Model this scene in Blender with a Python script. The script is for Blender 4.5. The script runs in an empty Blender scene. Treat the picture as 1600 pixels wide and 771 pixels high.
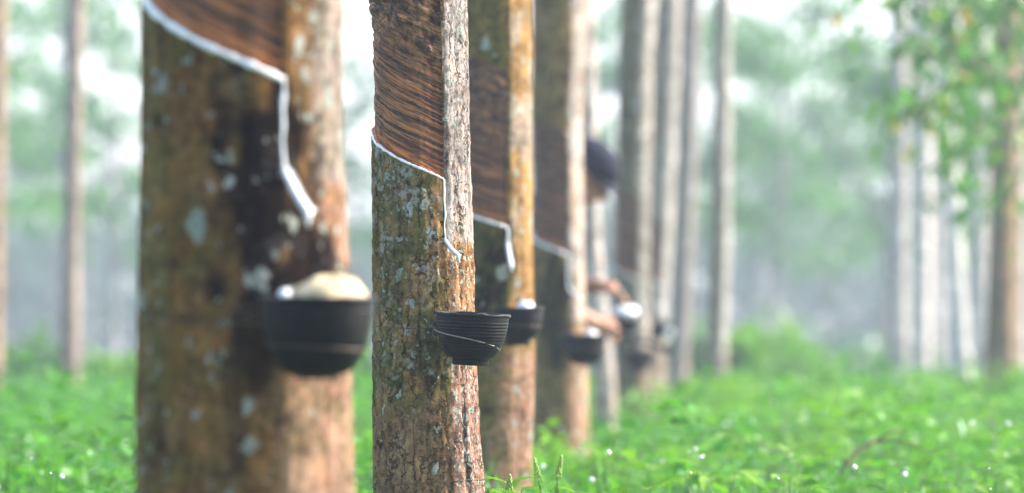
import bpy, bmesh, math, random
import numpy as np
from mathutils import Vector, Matrix
R = math.radians
random.seed(4); RNG = np.random.default_rng(11)
S = bpy.context.scene
C = S.collection

# ------------------------------------------------------------------ camera
CAMH, HOR, FPX = 0.50, 504.0, 8420.0          # eye height, horizon row and focal length in photo pixels
cam_d = bpy.data.cameras.new('camera'); cam = bpy.data.objects.new('camera', cam_d); C.objects.link(cam)
cam.location = (0, 0, CAMH)
cam.rotation_euler = (R(90) + math.atan((HOR - 385.5) / FPX), 0, 0)
cam_d.sensor_width = 36; cam_d.lens = FPX / 1600 * 36
cam_d.clip_start = 0.1; cam_d.clip_end = 2000
cam_d.dof.use_dof = True; cam_d.dof.focus_distance = 9.9; cam_d.dof.aperture_fstop = 4.3
S.camera = cam

# ------------------------------------------------------------------ light
CLOUD = 6.0
SUN_EL, SUN_AZ = 30, 17                         # azimuth from +X (photo right) towards +Y (away)
w = bpy.data.worlds.new('World'); S.world = w; w.use_nodes = True
wn = w.node_tree; bgn = wn.nodes['Background']
sky = wn.nodes.new('ShaderNodeTexSky'); sky.sky_type = 'NISHITA'; sky.sun_disc = False
sky.sun_elevation = R(SUN_EL); sky.sun_rotation = R(90 - SUN_AZ)
sky.air_density = 1.0; sky.dust_density = 2.5; sky.ozone_density = 1.0
# bright hazy cloud bank low in the sky, away from the camera and towards the sun's side
_tc = wn.nodes.new('ShaderNodeTexCoord')
_dot = wn.nodes.new('ShaderNodeVectorMath'); _dot.operation = 'DOT_PRODUCT'; wn.links.new(_tc.outputs['Generated'], _dot.inputs[0])
_dot.inputs[1].default_value = Vector((0.15, 0.97, 0.12)).normalized()
_mr = wn.nodes.new('ShaderNodeMapRange'); _mr.interpolation_type = 'SMOOTHSTEP'; wn.links.new(_dot.outputs['Value'], _mr.inputs[0])
_mr.inputs[1].default_value = 0.15; _mr.inputs[2].default_value = 0.95; _mr.inputs[3].default_value = 0.0; _mr.inputs[4].default_value = 1.0
_nz = wn.nodes.new('ShaderNodeTexNoise'); wn.links.new(_tc.outputs['Generated'], _nz.inputs['Vector']); _nz.inputs['Scale'].default_value = 3.0; _nz.inputs['Detail'].default_value = 5
_mm = wn.nodes.new('ShaderNodeMapRange'); wn.links.new(_nz.outputs[0], _mm.inputs[0]); _mm.inputs[1].default_value = 0.25; _mm.inputs[2].default_value = 0.6; _mm.inputs[3].default_value = 0.45; _mm.inputs[4].default_value = 1.0
_ml = wn.nodes.new('ShaderNodeMath'); _ml.operation = 'MULTIPLY'; wn.links.new(_mr.outputs[0], _ml.inputs[0]); wn.links.new(_mm.outputs[0], _ml.inputs[1])
_mx = wn.nodes.new('ShaderNodeMix'); _mx.data_type = 'RGBA'; wn.links.new(_ml.outputs[0], _mx.inputs[0]); wn.links.new(sky.outputs[0], _mx.inputs[6])
_mx.inputs[7].default_value = (CLOUD * 1.0, CLOUD * 0.98, CLOUD * 1.0, 1)
wn.links.new(_mx.outputs[2], bgn.inputs[0]); bgn.inputs[1].default_value = 0.15
sd = bpy.data.lights.new('sun', 'SUN'); sun = bpy.data.objects.new('sun', sd); C.objects.link(sun)
sd.energy = 2.9; sd.angle = R(9); sd.color = (1.0, 0.95, 0.91)
to_sun = Vector((math.cos(R(SUN_EL)) * math.cos(R(SUN_AZ)), math.cos(R(SUN_EL)) * math.sin(R(SUN_AZ)), math.sin(R(SUN_EL))))
sun.rotation_euler = to_sun.to_track_quat('Z', 'Y').to_euler(); sun.location = to_sun * 30
S.view_settings.view_transform = 'Standard'; S.view_settings.look = 'None'
S.view_settings.gamma = 1; S.view_settings.use_curve_mapping = False
S.view_settings.exposure = 2.1
HAZE = 0.0046

# ------------------------------------------------------------------ helpers
def X(px, d): return (px - 800) / FPX * d
def Z(py, d): return CAMH + (HOR - py) / FPX * d

def tag(o, label=None, cat=None, group=None, kind=None):
    if label: o['label'] = label
    if cat: o['category'] = cat
    if group: o['group'] = group
    if kind: o['kind'] = kind
    return o

def empty(name, loc, label=None, cat=None, group=None):
    o = bpy.data.objects.new(name, None); C.objects.link(o); o.location = loc
    o.empty_display_size = 0.1
    return tag(o, label, cat, group)

def mesh_np(name, V, F, mat, parent=None, smooth=True, tint=None, mask=None, uv=None, loc=None):
    """V (n,3); F list of faces or (m,k) array"""
    me = bpy.data.meshes.new(name)
    V = np.asarray(V, dtype=np.float32)
    if isinstance(F, np.ndarray):
        k = F.shape[1]; m = len(F)
        me.vertices.add(len(V)); me.vertices.foreach_set('co', V.ravel())
        me.loops.add(m * k); me.loops.foreach_set('vertex_index', F.astype(np.int32).ravel())
        me.polygons.add(m); me.polygons.foreach_set('loop_start', np.arange(0, m * k, k, dtype=np.int32))
        me.update(calc_edges=True)
    else:
        me.from_pydata([tuple(v) for v in V.tolist()], [], F); me.update()
    if smooth: me.polygons.foreach_set('use_smooth', np.ones(len(me.polygons), dtype=bool))
    for nm, arr in (('tint', tint), ('mask', mask)):
        if arr is not None:
            a = me.attributes.new(nm, 'FLOAT_COLOR', 'POINT')
            c = np.ones((len(V), 4), dtype=np.float32); c[:, :3] = arr
            a.data.foreach_set('color', c.ravel())
    if uv is not None:
        l = me.uv_layers.new(name='UVMap')
        li = np.empty(len(me.loops), dtype=np.int32); me.loops.foreach_get('vertex_index', li)
        l.data.foreach_set('uv', np.asarray(uv, dtype=np.float32)[li].ravel())
    for m_ in (mat if isinstance(mat, (list, tuple)) else [mat]): me.materials.append(m_)
    o = bpy.data.objects.new(name, me); C.objects.link(o)
    if parent: o.parent = parent
    if loc is not None: o.location = loc
    return o

def copy_tree(o, parent=None):
    c = o.copy(); C.objects.link(c)
    if parent: c.parent = parent
    for ch in list(o.children): copy_tree(ch, c)
    return c

def hash3(ix, iy, iz, seed):
    h = (ix.astype(np.int64) * 374761393 + iy.astype(np.int64) * 668265263 + iz.astype(np.int64) * 2147483647 + seed * 1274126177) & 0xFFFFFFFF
    h = ((h ^ (h >> 13)) * 1274126177) & 0xFFFFFFFF
    h = ((h ^ (h >> 16)) * 2246822519) & 0xFFFFFFFF
    return ((h ^ (h >> 15)) & 0xFFFFFF) / float(0xFFFFFF)

def vnoise(x, y, z, seed=0):
    x = np.asarray(x, float); y = np.asarray(y, float) + 0 * x; z = np.asarray(z, float) + 0 * x
    ix, iy, iz = np.floor(x), np.floor(y), np.floor(z)
    fx, fy, fz = x - ix, y - iy, z - iz
    fx, fy, fz = [f * f * (3 - 2 * f) for f in (fx, fy, fz)]
    r = 0
    for dx in (0, 1):
        for dy in (0, 1):
            for dz in (0, 1):
                wgt = (fx if dx else 1 - fx) * (fy if dy else 1 - fy) * (fz if dz else 1 - fz)
                r = r + wgt * hash3(ix + dx, iy + dy, iz + dz, seed)
    return r * 2 - 1

def fbm(x, y, z, seed=0, oct=4, gain=0.5):
    a, s, r = 1.0, 1.0, 0
    for i in range(oct):
        r = r + a * vnoise(x * s, y * s, z * s, seed + i * 7); a *= gain; s *= 2.03
    return r

def sstep(a, b, x):
    t = np.clip((x - a) / (b - a), 0, 1); return t * t * (3 - 2 * t)

def tube(points, radii, n=10, cap=True):
    P = [Vector(p) for p in points]; k = len(P)
    if not hasattr(radii, '__len__'): radii = [radii] * k
    V, F = [], []; up = None
    for i in range(k):
        t = (P[min(i + 1, k - 1)] - P[max(i - 1, 0)])
        t = t.normalized() if t.length > 1e-9 else Vector((0, 0, 1))
        if up is None:
            up = Vector((0, 0, 1)) if abs(t.z) < 0.9 else Vector((1, 0, 0))
        a = up - t * up.dot(t)
        a = a.normalized() if a.length > 1e-6 else t.orthogonal().normalized()
        b = t.cross(a); up = a
        for j in range(n):
            q = 2 * math.pi * j / n
            V.append(P[i] + (a * math.cos(q) + b * math.sin(q)) * radii[i])
    for i in range(k - 1):
        for j in range(n):
            F.append((i * n + j, i * n + (j + 1) % n, (i + 1) * n + (j + 1) % n, (i + 1) * n + j))
    if cap:
        F.append(tuple(range(n - 1, -1, -1))); F.append(tuple((k - 1) * n + j for j in range(n)))
    return V, F

class MB:
    def __init__(s): s.V = []; s.F = []
    def add(s, V, F):
        o = len(s.V); s.V += [tuple(v) for v in V]; s.F += [tuple(i + o for i in f) for f in F]; return s
    def tube(s, pts, r, n=10, cap=True): return s.add(*tube(pts, r, n, cap))
    def ellip(s, c, r, rot=None, nu=20, nv=12):
        V, F = [], []
        for i in range(nv + 1):
            ph = math.pi * i / nv
            for j in range(nu):
                th = 2 * math.pi * j / nu
                v = Vector((r[0] * math.sin(ph) * math.cos(th), r[1] * math.sin(ph) * math.sin(th), r[2] * math.cos(ph)))
                if rot: v = rot @ v
                V.append(v + Vector(c))
        for i in range(nv):
            for j in range(nu):
                F.append((i * nu + j, i * nu + (j + 1) % nu, (i + 1) * nu + (j + 1) % nu, (i + 1) * nu + j))
        return s.add(V, F)
    def cone(s, a, b, ra, rb, n=14):              # round-ended tapered limb
        a, b = Vector(a), Vector(b); t = (b - a).normalized(); pts, rr = [], []
        for k in (0.05, 0.4, 0.75, 0.95): pts.append(a - t * ra * math.cos(k * math.pi / 2)); rr.append(ra * math.sin(k * math.pi / 2))
        for k in (0.95, 0.75, 0.4, 0.05): pts.append(b + t * rb * math.cos(k * math.pi / 2)); rr.append(rb * math.sin(k * math.pi / 2))
        return s.tube(pts, rr, n)
    def build(s, name, mat, parent=None, smooth=True, loc=None):
        o = mesh_np(name, np.array(s.V), s.F, mat, parent, smooth, loc=loc)
        bm = bmesh.new(); bm.from_mesh(o.data)
        bmesh.ops.remove_doubles(bm, verts=bm.verts, dist=1e-6)
        bmesh.ops.recalc_face_normals(bm, faces=bm.faces); bm.to_mesh(o.data); bm.free()
        return o

def remeshed(mb, name, mat, voxel, parent=None, smooth_it=3):
    """weld overlapping volumes into one continuous skin"""
    t = mb.build('tmp', mat)
    m = t.modifiers.new('r', 'REMESH'); m.mode = 'VOXEL'; m.voxel_size = voxel
    m2 = t.modifiers.new('s', 'SMOOTH'); m2.factor = 0.5; m2.iterations = smooth_it
    dg = bpy.context.evaluated_depsgraph_get(); dg.update()
    me = bpy.data.meshes.new_from_object(t.evaluated_get(dg)); me.name = name
    bpy.data.objects.remove(t)
    me.polygons.foreach_set('use_smooth', np.ones(len(me.polygons), dtype=bool))
    if not me.materials: me.materials.append(mat)
    o = bpy.data.objects.new(name, me); C.objects.link(o)
    if parent: o.parent = parent
    return o

# ------------------------------------------------------------------ materials
class G:
    def __init__(s, name):
        s.m = bpy.data.materials.new(name); s.m.use_nodes = True; s.nt = s.m.node_tree
        s.b = s.nt.nodes['Principled BSDF']; s.out = s.nt.nodes['Material Output']
    def n(s, t, **kw):
        nd = s.nt.nodes.new('ShaderNode' + t)
        for k, v in kw.items(): setattr(nd, k, v)
        return nd
    def link(s, a, b): s.nt.links.new(a, b)
    def put(s, sock, v):
        if isinstance(v, bpy.types.NodeSocket): s.link(v, sock)
        elif isinstance(v, (tuple, list)) and len(v) == 3 and sock.type == 'RGBA': sock.default_value = (*v, 1)
        else: sock.default_value = v
    def math(s, op, a, b=0.0, c=None):
        nd = s.n('Math', operation=op); s.put(nd.inputs[0], a); s.put(nd.inputs[1], b)
        if c is not None: s.put(nd.inputs[2], c)
        return nd.outputs[0]
    def vmath(s, op, a, b):
        nd = s.n('VectorMath', operation=op); s.put(nd.inputs[0], a); s.put(nd.inputs[1], b); return nd.outputs[0]
    def mix(s, f, a, b, blend='MIX'):
        nd = s.n('Mix', data_type='RGBA', blend_type=blend)
        s.put(nd.inputs[0], f); s.put(nd.inputs[6], a); s.put(nd.inputs[7], b); return nd.outputs[2]
    def noise(s, vec, scale, detail=4, rough=0.5, dist=0.0):
        nd = s.n('TexNoise'); s.put(nd.inputs['Vector'], vec); nd.inputs['Scale'].default_value = scale
        nd.inputs['Detail'].default_value = detail; nd.inputs['Roughness'].default_value = rough
        nd.inputs['Distortion'].default_value = dist; return nd.outputs[0]
    def vor(s, vec, scale, feature='F1', rand=1.0):
        nd = s.n('TexVoronoi', feature=feature); s.put(nd.inputs['Vector'], vec)
        nd.inputs['Scale'].default_value = scale; nd.inputs['Randomness'].default_value = rand; return nd
    def step(s, v, a, b, lo=0.0, hi=1.0):
        nd = s.n('MapRange', interpolation_type='SMOOTHSTEP'); s.put(nd.inputs[0], v)
        for i, q in ((1, a), (2, b), (3, lo), (4, hi)): s.put(nd.inputs[i], q)
        return nd.outputs[0]
    def attr(s, nm):
        nd = s.n('Attribute', attribute_name=nm); return nd
    def bump(s, h, strength, dist):
        nd = s.n('Bump'); nd.inputs['Strength'].default_value = strength; nd.inputs['Distance'].default_value = dist
        s.link(h, nd.inputs['Height']); s.link(nd.outputs[0], s.b.inputs['Normal'])

def simple(name, col, rough=0.6, spec=0.5, noise=0.0, nscale=60, bump=0.0, metallic=0.0):
    g = G(name); g.b.inputs['Roughness'].default_value = rough; g.b.inputs['Metallic'].default_value = metallic
    g.b.inputs['Specular IOR Level'].default_value = spec
    tc = g.n('TexCoord').outputs['Object']
    nz = g.noise(tc, nscale, 6, 0.6)
    c = g.mix(g.step(nz, 0.3, 0.7), tuple(x * (1 - noise) for x in col), tuple(min(1, x * (1 + noise)) for x in col))
    g.link(c, g.b.inputs['Base Color'])
    if bump: g.bump(nz, 0.6, bump)
    return g.m

def bark_material(name='bark'):
    g = G(name)
    tc = g.n('TexCoord').outputs['Object']
    rnd = g.math('MULTIPLY', g.n('ObjectInfo').outputs['Random'], 37.0)
    p = g.vmath('ADD', tc, rnd)
    tint = g.attr('tint').outputs['Color']
    msep = g.n('SeparateColor'); g.link(g.attr('mask').outputs['Color'], msep.inputs[0])
    lich, moss, crk = msep.outputs[0], msep.outputs[1], msep.outputs[2]
    # mottling
    n_big = g.noise(p, 14, 6, 0.62); n_mid = g.noise(p, 70, 8, 0.7); n_fine = g.noise(p, 260, 5, 0.7)
    pv = g.vmath('MULTIPLY', p, (1.0, 1.0, 0.16))
    n_str = g.noise(pv, 110, 6, 0.65)
    val = g.math('ADD', g.step(n_big, 0.3, 0.7, 0.45, 1.3), g.step(n_mid, 0.3, 0.7, -0.45, 0.45))
    val = g.math('ADD', val, g.step(n_str, 0.3, 0.7, -0.22, 0.26))
    val = g.math('ADD', val, g.step(n_fine, 0.3, 0.7, -0.25, 0.25))
    val = g.math('MAXIMUM', val, 0.10)
    vc = g.n('CombineColor')
    for i in range(3): g.link(val, vc.inputs[i])
    col = g.mix(1.0, tint, vc.outputs[0], 'MULTIPLY')
    col = g.mix(1.0, col, (0.60, 0.53, 0.47), 'MULTIPLY')
    # warm / cool shifts of the outer skin
    col = g.mix(g.step(g.noise(p, 33, 5, 0.6), 0.50, 0.68, 0, 0.55), col, g.mix(1.0, col, (1.22, 0.92, 0.64), 'MULTIPLY'))
    # moss
    nm = g.noise(p, 24, 7, 0.68)
    mm = g.math('MULTIPLY', g.step(nm, 0.44, 0.58), moss)
    col = g.mix(mm, col, g.mix(g.step(n_mid, 0.3, 0.7), (0.020, 0.030, 0.006), (0.15, 0.15, 0.028)))
    film = g.math('MULTIPLY', g.math('MULTIPLY', g.step(g.noise(p, 19, 6, 0.7), 0.50, 0.60), g.step(n_mid, 0.46, 0.56)), g.step(lich, 0.62, 0.8))
    col = g.mix(g.math('MULTIPLY', film, 0.75), col, (0.33, 0.325, 0.30))
    # lichen crusts: round, uneven patches of several sizes
    lm = None
    wob = g.n('VectorMath', operation='SCALE'); g.link(g.n('TexNoise').outputs[1], wob.inputs[0])
    nn = wob.inputs[0].links[0].from_node; g.link(p, nn.inputs['Vector']); nn.inputs['Scale'].default_value = 60; nn.inputs['Detail'].default_value = 5
    wob.inputs['Scale'].default_value = 0.032
    pl = g.vmath('ADD', p, wob.outputs[0])
    for sc, thr in ((23, 0.62), (42, 0.66), (85, 0.72)):
        vn = g.vor(g.vmath('MULTIPLY', pl, (1, 1, 0.8)), sc)
        sp = g.n('SeparateColor'); g.link(vn.outputs['Color'], sp.inputs[0])
        size = g.step(sp.outputs[0], g.math('SUBTRACT', 1.25, g.math('MULTIPLY', lich, 1.25 - thr + 0.25)), 1.0, 0.0, 0.42)
        dd = g.math('SUBTRACT', size, vn.outputs['Distance'])
        mk = g.step(dd, 0.0, 0.09)
        lm = mk if lm is None else g.math('MAXIMUM', lm, mk)
    lm = g.math('MULTIPLY', lm, g.step(n_fine, 0.30, 0.52, 0.35, 1.0))
    lcol = g.mix(g.step(n_big, 0.4, 0.6), (0.33, 0.37, 0.30), (0.46, 0.46, 0.42))
    lcol = g.mix(g.step(n_fine, 0.35, 0.7), g.mix(0.5, lcol, (0.16, 0.19, 0.15)), lcol)
    col = g.mix(lm, col, lcol)
    # cracks
    pc = g.vmath('ADD', g.vmath('MULTIPLY', p, (1.0, 1.0, 0.15)), wob.outputs[0])
    ve = g.vor(pc, 34, 'DISTANCE_TO_EDGE')
    ck = g.math('MULTIPLY', g.step(ve.outputs['Distance'], 0.0, 0.055, 1, 0), g.step(n_big, 0.36, 0.55))
    ph = g.vmath('MULTIPLY', p, (0.6, 0.6, 2.2))
    vh = g.vor(g.vmath('ADD', ph, wob.outputs[0]), 26, 'DISTANCE_TO_EDGE')
    ch = g.math('MULTIPLY', g.step(vh.outputs['Distance'], 0.0, 0.03, 0.8, 0), g.step(n_mid, 0.5, 0.62))
    ck = g.math('MULTIPLY', g.math('MAXIMUM', ck, ch), crk)
    col = g.mix(ck, col, (0.010, 0.007, 0.005))
    g.link(col, g.b.inputs['Base Color'])
    g.b.inputs['Roughness'].default_value = 0.85; g.b.inputs['Specular IOR Level'].default_value = 0.04
    h = g.math('ADD', g.math('MULTIPLY', n_mid, 0.7), g.math('MULTIPLY', n_fine, 0.35))
    h = g.math('ADD', h, g.math('MULTIPLY', n_str, 0.5))
    h = g.math('ADD', h, g.math('MULTIPLY', lm, 0.25))
    h = g.math('SUBTRACT', h, g.math('MULTIPLY', ck, 0.8))
    g.bump(h, 0.9, 0.006)
    return g.m

def panel_material():
    g = G('tapped_wood')
    uvn = g.n('UVMap'); uvn.uv_map = 'UVMap'
    sp = g.n('SeparateXYZ'); g.link(uvn.outputs[0], sp.inputs[0])
    u, v = sp.outputs[0], sp.outputs[1]
    rnd = g.math('MULTIPLY', g.n('ObjectInfo').outputs['Random'], 11.0)
    p = g.vmath('ADD', uvn.outputs[0], rnd)
    wv = g.noise(p, 30, 4, 0.6)
    cv = g.n('CombineXYZ'); g.put(cv.inputs[0], g.math('MULTIPLY', u, 7.0)); g.put(cv.inputs[1], g.math('ADD', g.math('MULTIPLY', v, 150.0), g.math('MULTIPLY', wv, 0.9))); g.put(cv.inputs[2], rnd)
    st = g.noise(cv.outputs[0], 1.0, 5, 0.62)
    cv2 = g.n('CombineXYZ'); g.put(cv2.inputs[0], g.math('MULTIPLY', u, 18.0)); g.put(cv2.inputs[1], g.math('MULTIPLY', v, 420.0)); g.put(cv2.inputs[2], rnd)
    st2 = g.noise(cv2.outputs[0], 1.0, 4, 0.6)
    rg = g.noise(p, 55, 8, 0.72); fine = g.noise(p, 300, 4, 0.7)
    fresh = g.step(v, 0.0, 0.05, 1.0, 0.0); old = g.step(g.math('ADD', v, g.math('MULTIPLY', g.noise(p, 12, 4, 0.6), 0.12)), 0.19, 0.34)
    c_new = g.mix(g.step(st, 0.38, 0.62), (0.13, 0.036, 0.008), (0.52, 0.215, 0.06))
    c_mid = g.mix(g.step(st, 0.42, 0.60), (0.022, 0.008, 0.004), (0.36, 0.165, 0.060))
    c_old = g.mix(g.step(rg, 0.40, 0.62), (0.016, 0.008, 0.004), (0.33, 0.19, 0.085))
    tint = g.attr('tint').outputs['Color']
    col = g.mix(old, g.mix(fresh, c_mid, c_new), c_old)
    col = g.mix(g.step(st2, 0.40, 0.52, 0.9, 0.0), col, (0.03, 0.014, 0.008))
    col = g.mix(g.math('MULTIPLY', g.step(fine, 0.56, 0.72), 0.45), col, (0.42, 0.27, 0.15))
    col = g.mix(g.math('MULTIPLY', g.step(g.noise(p, 20, 5, 0.7), 0.55, 0.68), g.math('MULTIPLY', old, 0.8)), col, (0.15, 0.14, 0.035))
    col = g.mix(g.step(v, 0.0, 0.0045, 0.85, 0.0), col, (0.55, 0.23, 0.07))
    col = g.mix(1.0, col, tint, 'MULTIPLY')
    g.link(col, g.b.inputs['Base Color'])
    g.b.inputs['Roughness'].default_value = 0.6
    h = g.math('ADD', st, g.math('MULTIPLY', st2, 0.5)); h = g.math('ADD', h, g.math('MULTIPLY', rg, 0.6))
    g.bump(h, 0.9, 0.007)
    return g.m

def leaf_material(name, trans=0.45, rough=0.45):
    g = G(name)
    tint = g.attr('tint').outputs['Color']
    g.link(tint, g.b.inputs['Base Color']); g.b.inputs['Roughness'].default_value = rough
    g.b.inputs['Specular IOR Level'].default_value = 0.22
    tr = g.n('BsdfTranslucent'); hs = g.mix(0.45, tint, (0.14, 0.42, 0.015), 'MIX'); g.link(hs, tr.inputs[0])
    mx = g.n('MixShader'); mx.inputs[0].default_value = trans
    g.link(g.b.outputs[0], mx.inputs[1]); g.link(tr.outputs[0], mx.inputs[2]); g.link(mx.outputs[0], g.out.inputs[0])
    return g.m

M = {}
M['bark'] = bark_material(); M['panel'] = panel_material()
M['leaf'] = leaf_material('foliage'); M['ground_leaf'] = leaf_material('weed_leaf', 0.42, 0.4)
M['latex'] = simple('latex', (0.86, 0.86, 0.86), 0.28, 0.5, 0.05, 200, 0.001)
M['latex_old'] = simple('dried_latex', (0.56, 0.43, 0.25), 0.7, 0.3, 0.25, 45, 0.006)
M['latex_pink'] = simple('curd_latex', (0.80, 0.72, 0.66), 0.5, 0.3, 0.15, 70, 0.004)
M['cup'] = simple('black_plastic', (0.0045, 0.0045, 0.006), 0.45, 0.14, 0.45, 90, 0.0012)
M['grime'] = simple('dried_residue', (0.03, 0.028, 0.03), 0.8, 0.3, 0.4, 200, 0.002)
M['wire'] = simple('rusty_wire', (0.10, 0.075, 0.05), 0.5, 0.5, 0.5, 120, 0, 0.6)
M['wire_pale'] = simple('pale_wire', (0.30, 0.27, 0.21), 0.4, 0.5, 0.4, 120, 0, 0.5)
M['steel'] = simple('spout_metal', (0.32, 0.31, 0.30), 0.45, 0.5, 0.3, 120, 0, 0.8)
M['skin'] = simple('skin', (0.36, 0.17, 0.10), 0.5, 0.3, 0.1, 50, 0.0008)
M['cap'] = simple('dark_cap_cloth', (0.009, 0.009, 0.020), 0.9, 0.2, 0.25, 220, 0.001)
M['shirt'] = simple('shirt_cloth', (0.045, 0.05, 0.07), 0.9, 0.2, 0.2, 200, 0.001)
M['trousers'] = simple('trouser_cloth', (0.05, 0.045, 0.04), 0.9, 0.2, 0.2, 200, 0.001)
M['rubber'] = simple('boot_rubber', (0.03, 0.03, 0.03), 0.5, 0.4, 0.2, 100)
M['hair'] = simple('hair', (0.012, 0.010, 0.009), 0.5, 0.5, 0.2, 300)
M['eye'] = simple('eye', (0.03, 0.02, 0.015), 0.15, 0.5, 0.0)
M['twig'] = simple('twig_bark', (0.10, 0.07, 0.045), 0.9, 0.2, 0.4, 120, 0.002)
M['tool'] = simple('tool_handle', (0.045, 0.035, 0.04), 0.55, 0.4, 0.35, 70, 0.001)
M['petal_glint'] = simple('petal_glint', (0.80, 0.78, 0.80), 0.4, 0.4, 0.04)
def ground_material():
    g = G('soil_and_moss'); tc = g.n('TexCoord').outputs['Object']
    n1 = g.noise(tc, 0.9, 6, 0.6); n2 = g.noise(tc, 14, 8, 0.7)
    c = g.mix(g.step(n1, 0.35, 0.65), (0.045, 0.085, 0.022), (0.075, 0.13, 0.028))
    c = g.mix(g.step(n2, 0.5, 0.75, 0, 0.7), c, (0.07, 0.055, 0.03))
    g.link(c, g.b.inputs['Base Color']); g.b.inputs['Roughness'].default_value = 0.95
    g.bump(n2, 0.8, 0.03); return g.m
M['ground'] = ground_material()

# ------------------------------------------------------------------ ground
def gz(x, y):
    x = np.asarray(x, float); y = np.asarray(y, float)
    return 0.025 * fbm(x * 0.7, y * 0.35, 0 * x, 3, 3) - 0.95 * sstep(41, 80, y)     # the ground falls away behind the near rows
def build_ground():
    ys = np.concatenate([np.linspace(-60, 5, 12), np.arange(5.5, 60, 0.5), np.linspace(60.5, 174, 60)])
    xs = np.concatenate([np.linspace(-150, -9, 25), np.linspace(-8, 8, 60), np.linspace(9, 150, 25)])
    gx, gy = np.meshgrid(xs, ys)
    v = np.stack([gx, gy, gz(gx, gy)], -1).reshape(-1, 3)
    nx = len(xs); i = np.arange(len(ys) - 1)[:, None] * nx + np.arange(nx - 1)[None, :]
    f = np.stack([i, i + 1, i + nx + 1, i + nx], -1).reshape(-1, 4)
    tag(mesh_np('ground', v, f, M['ground']), kind='structure')
build_ground()

# ------------------------------------------------------------------ leaves
def leaf_cloud(pos, dirv, nrm, length, width, cols, fold=0.25, droop=0.0):
    """one pointed, folded leaf per row: 6 vertices, 4 faces (two quads each side of the midrib)"""
    n = len(pos)
    d = dirv / np.linalg.norm(dirv, axis=1, keepdims=True)
    s = np.cross(d, nrm); s /= np.maximum(np.linalg.norm(s, axis=1, keepdims=True), 1e-6)
    u = np.cross(s, d)
    L = length[:, None]; W = width[:, None]
    dr = droop * L
    base = pos
    m1 = pos + d * L * 0.5 - u * dr * 0.1
    tip = pos + d * L - u * dr
    l1 = pos + d * L * 0.32 + s * W * 0.5 + u * W * fold; l2 = pos + d * L * 0.68 + s * W * 0.40 + u * (W * fold * 0.8) - u * dr * 0.4
    r1 = pos + d * L * 0.32 - s * W * 0.5 + u * W * fold; r2 = pos + d * L * 0.68 - s * W * 0.40 + u * (W * fold * 0.8) - u * dr * 0.4
    V = np.stack([base, m1, tip, l1, l2, r1, r2], 1).reshape(-1, 3)
    o = np.arange(n)[:, None] * 7
    F = np.concatenate([o + np.array([[0, 1, 3, 3]])[:, :3], o + np.array([[3, 1, 4]]), o + np.array([[4, 1, 2]]),
                        o + np.array([[0, 5, 1]]), o + np.array([[5, 6, 1]]), o + np.array([[6, 2, 1]])], 0)
    return V, F, np.repeat(cols, 7, axis=0)

def rand_unit(n, rng):
    v = rng.normal(size=(n, 3)); return v / np.linalg.norm(v, axis=1, keepdims=True)

def green(n, rng, base=((0.045, 0.11, 0.03), (0.10, 0.17, 0.035)), jit=0.25):
    t = rng.random((n, 1)); c = np.array(base[0]) * (1 - t) + np.array(base[1]) * t
    return np.clip(c * (1 + jit * rng.normal(size=(n, 1)) * 0.6), 0.01, 0.9)

def crown_geo(rng, zc, rx, rz, nbr, nleaf, lsize=(0.10, 0.17), base=((0.04, 0.10, 0.03), (0.09, 0.16, 0.035)), zmin=None):
    """leaf clumps gathered on twigs spread unevenly through an oval volume"""
    cent = rand_unit(nbr, rng) * (rng.random((nbr, 1)) ** 0.42) * np.array([rx, rx, rz]) + np.array([0, 0, zc])
    if zmin is not None: cent[:, 2] = np.maximum(cent[:, 2], zmin + rng.random(nbr) * 0.8)
    per = max(1, nleaf // nbr); P, D, cl = [], [], []
    for c in cent:
        k = int(per * rng.uniform(0.4, 1.6)) + 1
        rad = rng.uniform(0.25, 0.6)
        q = rng.normal(size=(k, 3)) * np.array([rad, rad, rad * 0.45]) * 0.6
        P.append(c + q); D.append(q * np.array([1, 1, 0.3]) + rng.normal(size=(k, 3)) * 0.25 + np.array([0, 0, -0.22]))
        cl.append(np.full(k, rng.uniform(0.7, 1.3)))
    P = np.concatenate(P); D = np.concatenate(D); cl = np.concatenate(cl); n = len(P)
    nrm = np.array([0, 0, 1.0]) + rng.normal(size=(n, 3)) * 0.45
    L = rng.uniform(*lsize, n)
    cols = green(n, rng, base) * cl[:, None]
    return leaf_cloud(P, D, nrm, L, L * 0.42, cols, 0.12, 0.15), cent

def limb_geo(rng, z0, cent, r0, k=9):
    mb = MB(); idx = rng.permutation(len(cent))[:k]
    for i in idx:
        c = cent[i]; s = np.array([0, 0, z0 + rng.uniform(-0.1, 1.6)])
        if c[2] < s[2]: s[2] = c[2] - 0.1
        mid = s * 0.5 + c * 0.5 + np.array([0, 0, 0.25])
        pts = [s * (1 - t) ** 2 + 2 * mid * t * (1 - t) + c * t * t for t in np.linspace(0, 1, 7)]
        mb.tube(pts, list(np.linspace(r0, r0 * 0.12, 7)), 7)
    return mb

# ------------------------------------------------------------------ rubber trees
DEG = math.pi / 180
def interp_s(x, xs, ys):
    return np.interp(x, xs, ys)

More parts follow.
